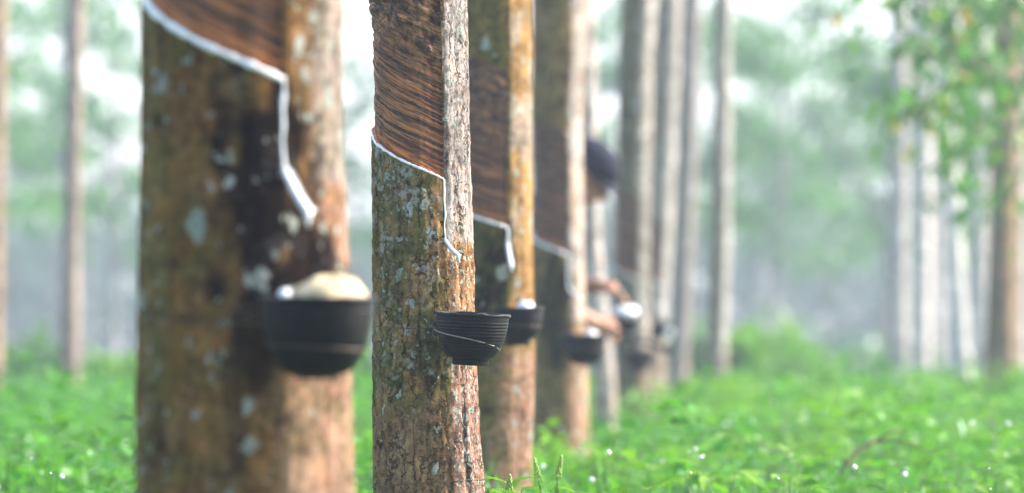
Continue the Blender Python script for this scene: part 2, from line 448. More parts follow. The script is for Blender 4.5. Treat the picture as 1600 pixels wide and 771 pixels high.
def rubber_tree(spec):
    """spec: d, edges [(py, left px, right px)], colour function, optional cut"""
    d = spec['d']; seed = spec['seed']
    E = sorted(spec['edges']); pys = np.array([e[0] for e in E], float)
    zz = Z(pys, d)[::-1]; cxs = (X(np.array([(e[1] + e[2]) / 2 for e in E]), d))[::-1]; rr = np.array([(e[2] - e[1]) / 2 / FPX * d for e in E])[::-1]
    xb = np.interp(0.0, zz, cxs); top = spec.get('top', 5.2)
    slope = (cxs[-1] - cxs[0]) / max(0.3, zz[-1] - zz[0]) * 0.5
    zz = np.concatenate([[-0.25, 0.0], zz[zz > 0.02], [top]]); kk = len(zz) - 3
    cxs = np.concatenate([[cxs[0], cxs[0]], cxs[-kk:], [cxs[-1] + slope * (top - zz[-2])]]); rr = np.concatenate([[rr[0] * 1.25, rr[0] * 1.12], rr[-kk:], [rr[-1] * 0.72]])
    root = empty('rubber_tree', (xb, d, min(0.0, float(gz(xb, d)) + 0.03)), spec['label'], 'tree', spec.get('group'))
    cut = spec.get('cut')
    res = spec.get('res', 0.012)
    ncol = int(2 * math.pi * rr[2] / res)
    th = np.linspace(-math.pi, math.pi, ncol, endpoint=False)
    if cut:
        thR, thL = cut['R'], cut['L']
        th = np.concatenate([np.linspace(thL, thR, int(ncol * (thR - thL) / (2 * math.pi)) + 1),
                             np.linspace(thR, thL + 2 * math.pi, int(ncol * (2 * math.pi - thR + thL) / (2 * math.pi)) + 1)[1:-1]])
        npan = int(ncol * (thR - thL) / (2 * math.pi)) + 1
    nc = len(th)
    rmid = float(np.interp(0.5, zz, rr))
    def cx_of(z): return np.interp(z, zz, cxs) - xb
    amp = spec.get('amp', 0.05)
    def rad(t, z):
        r = np.interp(z, zz, rr)
        x, y = np.sin(t), -np.cos(t)
        k = amp * fbm(x * 1.3, y * 1.3, z * 1.6, seed, 2) * 0.5 + 0.02 * fbm(x * 5, y * 5, z * 2.5, seed + 5, 3)
        rel = 1 + k
        e = spec.get('grain', 0.0012) * fbm(x * r * 160, y * r * 160, z * 60, seed + 9, 3)
        e = e - 0.003 * np.clip(vnoise(x * r * 70, y * r * 70, z * 6, seed + 15) - 0.35, 0, 1) * 3
        out = r * rel + e
        for (py0, py1, t0, t1, hh) in spec.get('bulge', []):
            out = out + hh * sstep(Z(py1, d), Z(py1, d) + 0.004, z) * 0 + hh * sstep(t0 - 0.06, t0 + 0.06, t) * sstep(t1 + 0.06, t1 - 0.06, t) * sstep(Z(py0, d) + 0.005, Z(py0, d) - 0.005, z) * sstep(Z(py1, d) - 0.06, Z(py1, d) + 0.06, z)
        return out
    dz = res * spec.get('zk', 1.2)
    ztop_hi = min(top, Z(-60, d) + 0.1)
    if cut:
        zR = Z(cut['py'], d); sl = cut['slope']
        zc = np.where(th <= thR + 1e-6, zR + sl * rmid * (thR - th), 0)
        zcL = zR + sl * rmid * (thR - thL)
        back = th > thR + 1e-6
        zc[back] = zR + (zcL - zR) * sstep(thR, thL + 2 * math.pi, th[back])
        if cut.get('curve'): zc = zc + cut['curve'] * sstep(-0.2, -1.5, th) * (~back)
        zp = zc + cut['h']
    else:
        zc = np.full(nc, 0.6); zp = np.full(nc, 1.1)
    nb = max(8, int((zc.mean() + 0.25) / dz)); npn = max(6, int((zp - zc).mean() / dz)); na = max(5, int(max(0.2, ztop_hi - zp.max()) / dz)); nt = 14
    rows = []
    for i in range(nb): rows.append(-0.25 + (zc + 0.25) * i / nb)
    for i in range(npn): rows.append(zc + (zp - zc) * i / npn)
    zq = max(ztop_hi, zp.max() + 0.2)
    for i in range(na): rows.append(zp + (zq - zp) * i / na)
    if top > zq + 0.1:
        for i in range(nt + 1): rows.append(np.full(nc, zq + (top - zq) * i / nt))
    Zm = np.array(rows); nr = len(rows); Tm = np.broadcast_to(th, Zm.shape)
    Rm = rad(Tm, Zm)
    if cut:                                    # groove that leads the latex down to the spout
        zs = Z(cut['spout'][1], d)
        arc = (Tm - thR) * rmid
        Rm = Rm - 0.0025 * np.exp(-(arc / 0.004) ** 2) * (Zm < zR + 0.002) * (Zm > zs)
        # older bark stands proud of the shaved panel and rolls over at its right edge
        Rm = Rm + 0.003 * np.exp(-((arc - 0.010) / 0.009) ** 2) * sstep(-0.01, 0.02, Zm - zc[None, :]) * sstep(0.0, 0.002, arc)
    def pt(t, z, r): return np.stack([cx_of(z) + r * np.sin(t), -r * np.cos(t), z], -1)
    Vm = pt(Tm, Zm, Rm)
    s_ = np.sin(Tm) * np.sign(np.cos(Tm)) if False else np.sin(Tm)
    pyv = HOR - (Zm - CAMH) * FPX / d
    tint, mask = spec['colour'](Tm, s_, pyv, Zm, seed)
    idx = np.arange(nr)[:, None] * nc + np.arange(nc)[None, :]
    a = idx[:-1, :]; b = np.roll(idx, -1, axis=1)[:-1, :]; c_ = np.roll(idx, -1, axis=1)[1:, :]; e_ = idx[1:, :]
    F = np.stack([a, b, c_, e_], -1)
    keep = np.ones(F.shape[:2], bool)
    if cut: keep[nb:nb + npn, :npan - 1] = False
    trunk = mesh_np('trunk', Vm.reshape(-1, 3), F[keep].reshape(-1, 4), M['bark'], root, tint=tint.reshape(-1, 3), mask=mask.reshape(-1, 3))
    if cut:
        # shaved panel, set back behind the bark, with the ledge the latex runs along
        sub = 2 if spec.get('fine') else 1
        t_p = th[:npan]
        zr = np.array([zc[:npan] + (zp - zc)[:npan] * i / npn for i in range(npn + 1)])
        Tp = np.broadcast_to(t_p, zr.shape); v_ = zr - zc[:npan][None, :]; arc = (Tp - thR) * rmid
        rec = cut.get('rec', 0.006) * sstep(cut['h'], cut['h'] * 0.6, v_)
        rough = 0.0009 * fbm(arc * 12, v_ * 190, 0 * v_, seed + 31, 3) + 0.0045 * cut.get('rough', 1) * sstep(0.08, 0.28, v_) * fbm(arc * 45, v_ * 90, 0 * v_, seed + 33, 4)
        Rp = rad(Tp, zr) - rec + rough
        inner = pt(Tp, zr, Rp)
        trim = pt(Tp, zr, rad(Tp, zr))
        Vp = inner.reshape(-1, 3); pi = np.arange((npn + 1) * npan).reshape(npn + 1, npan)
        Fp = np.stack([pi[:-1, :-1], pi[:-1, 1:], pi[1:, 1:], pi[1:, :-1]], -1).reshape(-1, 4)
        o0 = len(Vp)
        led = Vm[nb, :npan]; rgt = Vm[nb:nb + npn + 1, npan - 1]; lft = Vm[nb:nb + npn + 1, 0]; tp = Vm[nb + npn, :npan]
        Vp = np.concatenate([Vp, led, rgt, lft, tp]); o1 = o0 + npan; o2 = o1 + npn + 1; o3 = o2 + npn + 1
        j = np.arange(npan - 1); q = np.arange(npn)
        Fp = np.concatenate([Fp, np.stack([o0 + j, o0 + j + 1, pi[0, j + 1], pi[0, j]], -1),
                             np.stack([pi[q, -1], o1 + q, o1 + q + 1, pi[q + 1, -1]], -1),
                             np.stack([pi[q, 0], pi[q + 1, 0], o2 + q + 1, o2 + q], -1),
                             np.stack([pi[-1, j], pi[-1, j + 1], o3 + j + 1, o3 + j], -1)])
        uv = np.concatenate([np.stack([arc, v_], -1).reshape(-1, 2), np.stack([(t_p - thR) * rmid, 0 * t_p], -1),
                             np.stack([np.zeros(npn + 1), v_[:, -1]], -1), np.stack([np.full(npn + 1, arc[0, 0]), v_[:, 0]], -1),
                             np.stack([(t_p - thR) * rmid, np.full(npan, cut['h'])], -1)])
        pt_ = np.ones((len(Vp), 3)) * np.array(cut.get('tint', (1, 1, 1)))
        panel = mesh_np('tapping_panel', Vp, Fp, M['panel'], root, tint=pt_, uv=uv)
        # wet latex lying on the ledge
        lw = cut.get('lw', 0.0022)
        tt = np.linspace(max(thL, -1.9), thR, 60); zl = np.interp(tt, t_p, zc[:npan])
        rl = rad(tt, zl) - 0.0005
        P = pt(tt, zl + 0.0004, rl)
        wv = 1 + 0.40 * vnoise(tt * 22, 0 * tt, 0 * tt, seed + 3)
        wv[0] = 0.3
        mb = MB().tube(P, list(lw * wv), 8); mb.build('latex_line', M['latex'], panel)
        # channel and spout
        sp = cut['spout']                       # (px, py) start, (px, py) end
        zs = Z(sp[1], d)
        zt = np.linspace(zR, zs, 26); txx = np.interp(zt, [zs, zR], [sp[4] if len(sp) > 4 else thR, thR]) if False else np.full(26, thR)
        P = pt(txx + 0.012 * vnoise(zt * 40, 0 * zt, 0 * zt, seed), zt, rad(txx, zt) - 0.0008)
        mb = MB().tube(P, list(lw * 0.62 * (1 + 0.45 * vnoise(zt * 60, 0 * zt, 0 * zt, seed + 2))), 8)
        mb.build('latex_trickle', M['latex'], panel)
        p0 = Vector(pt(np.array([thR]), np.array([zs]), rad(np.array([thR]), np.array([zs])))[0])
        ex = X(sp[2], d) - xb; ez = Z(sp[3], d); out = Vector((math.sin(thR), -math.cos(thR), 0))
        end = Vector((ex, p0.y - 0.035, ez)); inn = p0 - out * 0.006 + Vector((0, 0, 0.002))
        sk = cut.get('sk', 1.0)
        pts = [inn.lerp(end, t) + Vector((0, 0, -0.004 * math.sin(t * math.pi))) for t in np.linspace(0, 1, 8)]
        V, F_ = [], []
        ax = (end - inn).normalized(); sd_ = ax.cross(Vector((0, 0, 1))).normalized(); upv = sd_.cross(ax)
        hw = 0.0075 * sk
        for p in pts:
            for lay in (0, 1):
                for q in np.linspace(-1, 1, 7):
                    V.append(p + sd_ * (hw * q) + upv * (hw * 0.55 * q * q - 0.0012 * lay))
        for i in range(7):
            for lay in (0, 1):
                for k in range(6):
                    z0 = i * 14 + lay * 7 + k; f = (z0, z0 + 1, z0 + 15, z0 + 14); F_.append(f if lay == 0 else f[::-1])
            for k in (0, 6): F_.append((i * 14 + k, i * 14 + 14 + k, i * 14 + 21 + k, i * 14 + 7 + k))
        for i in (0, 7):
            for k in range(6): F_.append((i * 14 + k, i * 14 + k + 7, i * 14 + k + 8, i * 14 + k + 1))
        spout = MB().add(V, F_).build('spout', M['steel'], root)
        lp = [p + upv * 0.002 for p in pts] + [end + Vector((0.001, -0.001, -0.006 * sk)), end + Vector((0.001, -0.001, -0.014 * sk))]
        lr = [0.003 * sk, 0.0042 * sk, 0.0038 * sk, 0.005 * sk, 0.004 * sk, 0.0052 * sk, 0.0048 * sk, 0.004 * sk, 0.0026 * sk, 0.0012 * sk]
        MB().tube(lp, lr, 10).build('latex_drip', M['latex'], spout)
    spec.update(root=root, rad=rad, cx=cx_of, pt=pt, xb=xb, rmid=rmid, zz=zz)
    # limbs and crown, above the frame
    rg = np.random.default_rng(seed + 100)
    ctop = float(cx_of(np.array([top]))[0])
    if spec.get('crown', True):
        (V, Fc, cc), cent = crown_geo(rg, top + 2.0, 2.0, 1.7, 45, spec.get('leaves', 1100), zmin=top + 0.3)
        lm = limb_geo(rg, top - 0.5, cent, 0.05, 10)
        lv = np.array(lm.V) + np.array([ctop, 0, 0])
        mesh_np('limb', lv, lm.F, M['bark'], root, tint=np.ones((len(lv), 3)) * np.array([0.22, 0.18, 0.14]), mask=np.ones((len(lv), 3)) * 0.3)
        mesh_np('crown', V + np.array([ctop, 0, 0]), Fc, M['leaf'], root, smooth=False, tint=cc)
    return root

def lerp3(a, b, t): return np.asarray(a) * (1 - t[..., None]) + np.asarray(b) * t[..., None]
def blob(s, py, cs, cy, rs, ry, seed, k=0.35):
    dd = np.sqrt(((s - cs) / rs) ** 2 + ((py - cy) / ry) ** 2)
    return sstep(1.15, 0.6, dd + k * fbm(s * 5, py * 0.02, 0 * s, seed, 3))
def front(T): return (np.cos(T) > -0.2).astype(float)

def col_tree1(T, s, py, z, sd):
    n = fbm(s * 2.5, z * 9, 0 * s, sd, 3)
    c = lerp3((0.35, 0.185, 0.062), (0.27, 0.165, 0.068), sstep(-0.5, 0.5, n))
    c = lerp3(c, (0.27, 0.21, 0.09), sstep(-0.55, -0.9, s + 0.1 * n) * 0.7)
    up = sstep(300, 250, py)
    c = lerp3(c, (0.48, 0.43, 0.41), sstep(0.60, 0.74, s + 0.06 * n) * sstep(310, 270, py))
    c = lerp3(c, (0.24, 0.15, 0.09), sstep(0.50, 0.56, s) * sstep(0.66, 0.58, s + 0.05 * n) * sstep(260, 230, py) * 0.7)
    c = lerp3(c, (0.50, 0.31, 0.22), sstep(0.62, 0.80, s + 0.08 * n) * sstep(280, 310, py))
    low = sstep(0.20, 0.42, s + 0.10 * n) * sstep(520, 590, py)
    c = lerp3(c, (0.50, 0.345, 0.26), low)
    c = lerp3(c, (0.20, 0.075, 0.045), np.exp(-((s - 0.80 + 0.02 * n) / 0.022) ** 2) * sstep(520, 590, py) * 0.8)
    st = np.maximum.reduce([blob(s, py, 0.20, 320, 0.52, 225, sd + 1), blob(s, py, 0.62, 420, 0.42, 120, sd + 2), blob(s, py, 0.12, 520, 0.24, 110, sd + 3) * 0.8, blob(s, py, -0.02, 650, 0.14, 120, sd + 4) * 0.55])
    st = st * front(T)
    c = lerp3(c, (0.010, 0.006, 0.006), st * 0.97)
    c = lerp3(c, (0.05, 0.03, 0.02), np.exp(-((py - 505 - 22 * s) / 7) ** 2) * sstep(0.2, -0.2, s) * 0.6)
    m = np.stack([0.66 + 0 * s, 0.30 + 0.25 * sstep(0, -1, s), 0.35 + 0 * s], -1)
    m[..., 0] = np.where(low > 0.5, 0.35, m[..., 0]); m[..., 1] *= (1 - st)
    return c, m
def col_tree2(T, s, py, z, sd):
    n = fbm(s * 3, z * 10, 0 * s, sd, 3)
    c = lerp3((0.43, 0.265, 0.12), (0.37, 0.28, 0.14), sstep(-0.4, 0.5, n))
    c = lerp3(c, (0.40, 0.27, 0.155), sstep(600, 660, py + 25 * n) * 0.85)
    sr = 0.50 + 0.05 * sstep(300, 0, py)
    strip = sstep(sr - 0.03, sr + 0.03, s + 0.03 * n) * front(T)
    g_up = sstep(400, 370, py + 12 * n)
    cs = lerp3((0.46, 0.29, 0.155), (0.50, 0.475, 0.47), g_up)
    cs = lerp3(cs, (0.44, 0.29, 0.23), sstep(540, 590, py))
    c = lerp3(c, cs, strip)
    c = lerp3(c, (0.40, 0.26, 0.10), np.exp(-((py - 380) / 30) ** 2) * sstep(0.35, 0.5, s) * sstep(-0.3, 0.3, fbm(s * 7, z * 25, 0 * s, sd + 6, 2)) * 0.8)
    wob = 0.05 * vnoise(z * 12, 0 * z, 0 * z, sd + 8)
    dk = np.exp(-((s - 0.41 - wob) / 0.028) ** 2) * sstep(550, 600, py) * sstep(-0.6, 0.1, vnoise(z * 15, 0 * z, 0 * z, sd + 2))
    dk = np.maximum(dk, np.exp(-((s + 0.06 - wob) / 0.030) ** 2) * sstep(280, 320, py) * sstep(640, 590, py) * sstep(-0.5, 0.1, vnoise(z * 11, 0 * z, 0 * z, sd + 3)))
    dk = np.maximum(dk, np.exp(-((s - sr + 0.02 + wob * 0.4) / 0.022) ** 2) * sstep(290, 270, py) * 0.85)
    dk = np.maximum(dk, blob(s, py, 0.12, 560, 0.20, 60, sd + 12) * 0.55)
    dk = np.maximum(dk, np.exp(-((s - 0.72 - wob) / 0.03) ** 2) * sstep(570, 600, py) * 0.55)
    dk = np.maximum(dk, np.exp(-((s - 0.62 - wob) / 0.03) ** 2) * sstep(395, 420, py) * sstep(520, 470, py) * 0.6)
    c = lerp3(c, (0.010, 0.007, 0.006), dk * front(T) * 0.92)
    ms = (1 - strip) * sstep(690, 600, py) * (0.70)
    lc = 0.80 - 0.25 * sstep(560, 640, py); lc = np.where(strip > 0.5, np.where(py < 390, 0.72, 0.30), lc)
    m = np.stack([lc, ms, 0.8 + 0 * s], -1)
    return c, m
def col_tree3(T, s, py, z, sd):
    n = fbm(s * 3, z * 8, 0 * s, sd, 3)
    c = lerp3((0.34, 0.25, 0.09), (0.26, 0.22, 0.09), sstep(-0.4, 0.4, n))
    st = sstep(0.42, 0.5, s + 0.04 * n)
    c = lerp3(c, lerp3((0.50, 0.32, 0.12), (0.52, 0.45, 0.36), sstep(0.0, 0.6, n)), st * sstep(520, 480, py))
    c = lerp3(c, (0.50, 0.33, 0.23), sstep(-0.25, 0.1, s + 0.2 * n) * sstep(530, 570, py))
    dk = blob(s, py, 0.05, 420, 0.62, 90, sd + 1) * sstep(340, 350, py)
    dk = np.maximum(dk, np.exp(-((s - 0.30 - 0.08 * n) / 0.06) ** 2) * sstep(540, 560, py) * sstep(680, 600, py) * 0.7)
    c = lerp3(c, (0.009, 0.006, 0.008), dk * front(T) * 0.95)
    m = np.stack([np.where(st > 0.5, 0.68, 0.35), 0.55 * (1 - st) + 0 * s, 0.4 + 0 * s], -1)
    return c, m
def col_tree4(T, s, py, z, sd):
    n = fbm(s * 3, z * 8, 0 * s, sd, 3)
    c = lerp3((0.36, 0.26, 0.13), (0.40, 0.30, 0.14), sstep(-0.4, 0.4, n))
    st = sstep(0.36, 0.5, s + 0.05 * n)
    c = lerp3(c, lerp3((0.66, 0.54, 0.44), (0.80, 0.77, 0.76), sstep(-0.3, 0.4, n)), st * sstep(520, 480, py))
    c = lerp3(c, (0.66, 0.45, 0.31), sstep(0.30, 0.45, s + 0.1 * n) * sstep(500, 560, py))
    dk = blob(s, py, -0.1, 470, 0.75, 110, sd + 1) * sstep(372, 385, py)
    c = lerp3(c, (0.012, 0.012, 0.008), dk * front(T) * 0.9)
    m = np.stack([np.where(st > 0.5, 0.75, 0.4), 0.45 * (1 - st) + 0 * s, 0.3 + 0 * s], -1)
    return c, m
def col_pale(base=(0.36, 0.31, 0.27), right=(0.56, 0.52, 0.49), low=(0.34, 0.24, 0.17), lich=0.7, moss=0.35, s0=0.0):  # right flank painted paler, mostly for the sun falling on it
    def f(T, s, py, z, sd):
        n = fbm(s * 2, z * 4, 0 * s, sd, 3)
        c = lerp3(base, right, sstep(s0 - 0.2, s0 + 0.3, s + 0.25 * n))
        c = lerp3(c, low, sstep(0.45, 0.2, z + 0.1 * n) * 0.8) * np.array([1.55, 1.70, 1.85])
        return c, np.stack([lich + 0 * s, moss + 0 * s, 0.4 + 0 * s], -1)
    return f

SPECS = [
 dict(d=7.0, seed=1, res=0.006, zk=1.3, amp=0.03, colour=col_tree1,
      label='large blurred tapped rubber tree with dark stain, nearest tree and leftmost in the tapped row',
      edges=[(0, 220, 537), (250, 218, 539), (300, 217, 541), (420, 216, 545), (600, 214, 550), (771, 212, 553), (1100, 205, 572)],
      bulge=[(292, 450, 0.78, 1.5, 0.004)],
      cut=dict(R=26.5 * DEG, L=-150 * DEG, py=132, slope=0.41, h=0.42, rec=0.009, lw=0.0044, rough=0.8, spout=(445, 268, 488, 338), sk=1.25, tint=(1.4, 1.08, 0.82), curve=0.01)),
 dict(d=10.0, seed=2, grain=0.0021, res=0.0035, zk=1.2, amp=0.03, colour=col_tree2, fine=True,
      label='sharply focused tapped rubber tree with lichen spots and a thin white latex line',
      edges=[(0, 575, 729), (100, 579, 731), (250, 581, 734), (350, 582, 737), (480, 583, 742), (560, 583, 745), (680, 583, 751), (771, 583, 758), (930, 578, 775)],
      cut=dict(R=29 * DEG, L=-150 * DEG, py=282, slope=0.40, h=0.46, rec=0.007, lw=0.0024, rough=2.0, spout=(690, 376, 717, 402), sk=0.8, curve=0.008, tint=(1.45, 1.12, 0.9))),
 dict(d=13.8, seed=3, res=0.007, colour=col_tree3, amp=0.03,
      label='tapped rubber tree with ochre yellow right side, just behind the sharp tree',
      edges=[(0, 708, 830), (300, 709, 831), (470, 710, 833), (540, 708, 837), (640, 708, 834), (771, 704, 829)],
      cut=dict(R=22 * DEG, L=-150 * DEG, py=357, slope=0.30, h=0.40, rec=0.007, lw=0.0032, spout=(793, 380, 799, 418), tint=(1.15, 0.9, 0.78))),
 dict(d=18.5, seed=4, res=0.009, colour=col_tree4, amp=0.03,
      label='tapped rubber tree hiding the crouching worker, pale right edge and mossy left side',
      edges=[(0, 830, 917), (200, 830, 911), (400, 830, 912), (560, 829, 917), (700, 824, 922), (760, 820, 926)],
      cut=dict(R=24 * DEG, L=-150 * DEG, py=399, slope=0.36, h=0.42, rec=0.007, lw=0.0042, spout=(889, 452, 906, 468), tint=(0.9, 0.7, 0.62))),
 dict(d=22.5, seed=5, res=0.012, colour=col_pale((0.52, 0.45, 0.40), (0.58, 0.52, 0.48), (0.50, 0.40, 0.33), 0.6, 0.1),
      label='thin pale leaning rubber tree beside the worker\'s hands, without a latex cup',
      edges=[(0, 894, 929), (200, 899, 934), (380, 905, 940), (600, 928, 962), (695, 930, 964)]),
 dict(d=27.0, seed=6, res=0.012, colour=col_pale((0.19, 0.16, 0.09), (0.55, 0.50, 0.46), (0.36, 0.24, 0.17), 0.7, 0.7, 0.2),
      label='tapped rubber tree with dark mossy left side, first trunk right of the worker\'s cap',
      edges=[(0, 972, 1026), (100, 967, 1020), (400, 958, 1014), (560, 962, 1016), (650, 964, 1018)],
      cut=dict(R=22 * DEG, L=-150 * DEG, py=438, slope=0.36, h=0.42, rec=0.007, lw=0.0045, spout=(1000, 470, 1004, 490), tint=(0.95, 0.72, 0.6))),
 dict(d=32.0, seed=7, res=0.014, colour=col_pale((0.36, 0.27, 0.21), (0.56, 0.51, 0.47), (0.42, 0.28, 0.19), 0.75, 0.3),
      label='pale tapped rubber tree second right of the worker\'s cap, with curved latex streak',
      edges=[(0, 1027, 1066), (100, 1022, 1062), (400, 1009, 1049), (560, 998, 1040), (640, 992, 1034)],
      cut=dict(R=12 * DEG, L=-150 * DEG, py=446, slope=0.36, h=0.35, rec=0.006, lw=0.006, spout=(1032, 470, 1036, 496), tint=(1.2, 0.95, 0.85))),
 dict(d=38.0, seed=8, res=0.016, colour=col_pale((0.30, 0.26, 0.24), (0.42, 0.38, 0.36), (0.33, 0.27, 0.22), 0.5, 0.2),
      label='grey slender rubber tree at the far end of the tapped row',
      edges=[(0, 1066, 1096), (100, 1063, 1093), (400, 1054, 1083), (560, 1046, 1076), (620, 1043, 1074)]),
 dict(d=33.0, seed=9, res=0.014, colour=col_pale((0.27, 0.24, 0.17), (0.60, 0.56, 0.53), (0.38, 0.30, 0.24), 0.75, 0.35, 0.1),  # white right half is sunlight put into the bark colour
      label='slender grey rubber tree standing alone right of the tapped row, sunlight painted white on its right',
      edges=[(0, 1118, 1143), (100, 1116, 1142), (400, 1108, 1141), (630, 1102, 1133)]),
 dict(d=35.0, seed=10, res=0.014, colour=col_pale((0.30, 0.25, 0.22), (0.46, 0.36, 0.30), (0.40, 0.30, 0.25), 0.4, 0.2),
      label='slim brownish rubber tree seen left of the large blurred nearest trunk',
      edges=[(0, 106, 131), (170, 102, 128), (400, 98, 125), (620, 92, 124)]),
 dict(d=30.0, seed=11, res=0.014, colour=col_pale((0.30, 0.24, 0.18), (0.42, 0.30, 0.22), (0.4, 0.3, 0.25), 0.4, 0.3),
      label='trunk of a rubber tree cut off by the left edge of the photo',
      edges=[(0, -22, 11), (400, -28, 5), (650, -34, 2)]),
]
for sp in SPECS: rubber_tree(sp)

# right-hand row: white trunks and one brown one
RIGHT = [
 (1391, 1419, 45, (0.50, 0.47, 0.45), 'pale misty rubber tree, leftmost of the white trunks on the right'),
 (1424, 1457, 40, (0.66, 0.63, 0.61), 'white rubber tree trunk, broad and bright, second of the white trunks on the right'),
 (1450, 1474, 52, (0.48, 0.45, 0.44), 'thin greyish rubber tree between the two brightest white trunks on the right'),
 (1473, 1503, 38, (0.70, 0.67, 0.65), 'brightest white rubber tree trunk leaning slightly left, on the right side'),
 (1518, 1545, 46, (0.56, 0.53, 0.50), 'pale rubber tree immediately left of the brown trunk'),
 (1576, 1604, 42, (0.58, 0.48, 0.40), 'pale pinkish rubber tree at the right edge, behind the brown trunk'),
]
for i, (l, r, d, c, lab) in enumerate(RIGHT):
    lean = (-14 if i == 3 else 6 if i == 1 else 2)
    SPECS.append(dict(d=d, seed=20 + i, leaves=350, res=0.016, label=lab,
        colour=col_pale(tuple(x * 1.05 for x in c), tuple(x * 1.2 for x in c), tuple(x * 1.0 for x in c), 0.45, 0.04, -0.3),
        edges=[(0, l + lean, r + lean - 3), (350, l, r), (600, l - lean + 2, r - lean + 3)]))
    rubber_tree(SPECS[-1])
brown = dict(d=30.0, seed=31, res=0.014, crown=False, label='brown rubber tree trunk with low leafy branches at the right edge',
     colour=col_pale((0.24, 0.145, 0.075), (0.36, 0.20, 0.10), (0.30, 0.20, 0.13), 0.3, 0.45),
     edges=[(0, 1552, 1592), (200, 1549, 1590), (400, 1544, 1587), (640, 1538, 1586)])
rubber_tree(brown)
SPECS.append(brown)
def leafy_boughs():
    root = brown['root']; xb, d = brown['xb'], brown['d']; rg = np.random.default_rng(77)
    def P(px, py, dd): return np.array([X(px, dd) - xb, dd - d, Z(py, dd)])
    boughs = [  # control points in the photo with their own distance
        [(1572, 122, 30), (1545, 105, 28.5), (1505, 78, 27), (1470, 40, 25.5), (1435, -5, 24.5), (1400, -50, 24)],
        [(1570, 60, 30), (1550, 30, 27.5), (1520, 10, 26), (1480, -8, 24.5)],
        [(1572, 170, 30), (1590, 150, 28), (1612, 120, 27), (1640, 100, 26)],
        [(1566, 190, 30), (1545, 190, 28), (1515, 215, 26.5), (1492, 268, 26)],
        [(1545, 105, 28.5), (1520, 130, 27), (1480, 140, 26), (1440, 165, 25), (1405, 195, 24.5)],
        [(1505, 78, 27), (1470, 85, 26), (1435, 80, 25), (1395, 95, 24)],
        [(1570, 20, 30), (1590, 0, 27), (1610, -30, 25)],
    ]
    LP, LD = [], []
    for bi, b in enumerate(boughs):
        cp = np.array([P(*q) for q in b]); t = np.linspace(0, len(cp) - 1, 26)
        pts = np.stack([np.interp(t, np.arange(len(cp)), cp[:, k]) for k in range(3)], -1)
        pts += 0.012 * rg.normal(size=pts.shape)
        r0 = 0.024 if bi == 0 else 0.013
        MB().tube(pts, list(np.linspace(r0, 0.003, 26)), 7).build('branch', M['twig'], root)
        nt = int(10 + 3 * len(b))
        for k in range(nt):
            i = rg.integers(5, 26); p = pts[i]; dirv = rand_unit(1, rg)[0] * np.array([1, 1, 0.6]); ln = rg.uniform(0.08, 0.30)
            q = p + dirv * ln
            for m in range(rg.integers(2, 5)):
                a = p + (q - p) * rg.uniform(0.35, 1.0)
                LP.append(a); LD.append(dirv * 0.5 + rg.normal(size=3) * 0.5 + np.array([0, 0, -0.55]))
    # small hanging sprays in front of the brown trunk
    for (px, py, dd, n, sp_) in ((1500, 265, 25, 14, 0.10), (1515, 305, 25, 10, 0.08), (1590, 300, 26, 14, 0.1), (1560, 90, 26, 50, 0.24), (1590, 160, 26, 36, 0.22), (1585, 30, 26, 46, 0.24), (1500, 160, 25, 26, .16), (1530, 190, 26, 30, .18), (1455, 120, 25, 22, .16), (1490, 40, 25, 26, .2), (1540, 140, 27, 30, .25), (1580, 220, 27, 24, .25), (1440, 30, 24.5, 20, .16), (1600, 90, 26, 40, .25), (1530, 60, 28, 30, .25), (1415, 150, 24, 14, .14), (1395, 70, 24, 12, .12), (1460, 200, 25, 14, .14), (1540, 240, 26, 20, .18), (1590, 270, 28, 20, .2)):
        c = P(px, py, dd)
        for m in range(n): LP.append(c + rg.normal(size=3) * sp_); LD.append(rg.normal(size=3) * 0.6 + np.array([0, 0, -0.5]))
    LP = np.array(LP); LD = np.array(LD); n = len(LP)
    L = rg.uniform(0.06, 0.11, n)
    cols = green(n, rg, ((0.008, 0.050, 0.012), (0.035, 0.11, 0.018)), 0.45)
    for k in rg.permutation(n)[:int(n * 0.035)]: cols[k] = (0.42, 0.34, 0.03)
    V, F, cc = leaf_cloud(LP, LD, np.array([0, 0, 1.0]) + rg.normal(size=(n, 3)) * 0.6, L, L * 0.46, cols, 0.12, 0.2)
    lv = mesh_np('leaves', V, F, M['leaf'], root, smooth=False, tint=cc)
    # a few withered orange leaves
    for (px, py, dd) in ((1306, 20, 24), (1507, 22, 25.5), (1518, 20, 25.5), (1498, 24, 25.5), (1512, 115, 26), (1480, 138, 26), (1402, 190, 24.5), (1450, 166, 25)):
        c = P(px, py, dd)[None]; c = c + rg.normal(size=(1, 3)) * 0.004
        V, F, cc = leaf_cloud(c, rg.normal(size=(1, 3)) + np.array([[0.6, 0, -0.4]]), np.array([[0.2, -1.0, 0.3]]), np.array([0.075]), np.array([0.05]), np.array([[0.60, 0.24, 0.02]]) if px < 1400 or 1490 < px else np.array([[0.5, 0.38, 0.03]]), 0.12, 0.2)
        tag(mesh_np('withered_leaf', V, F, M['leaf'], root, smooth=False, tint=cc), 'withered yellow orange leaf')
leafy_boughs()

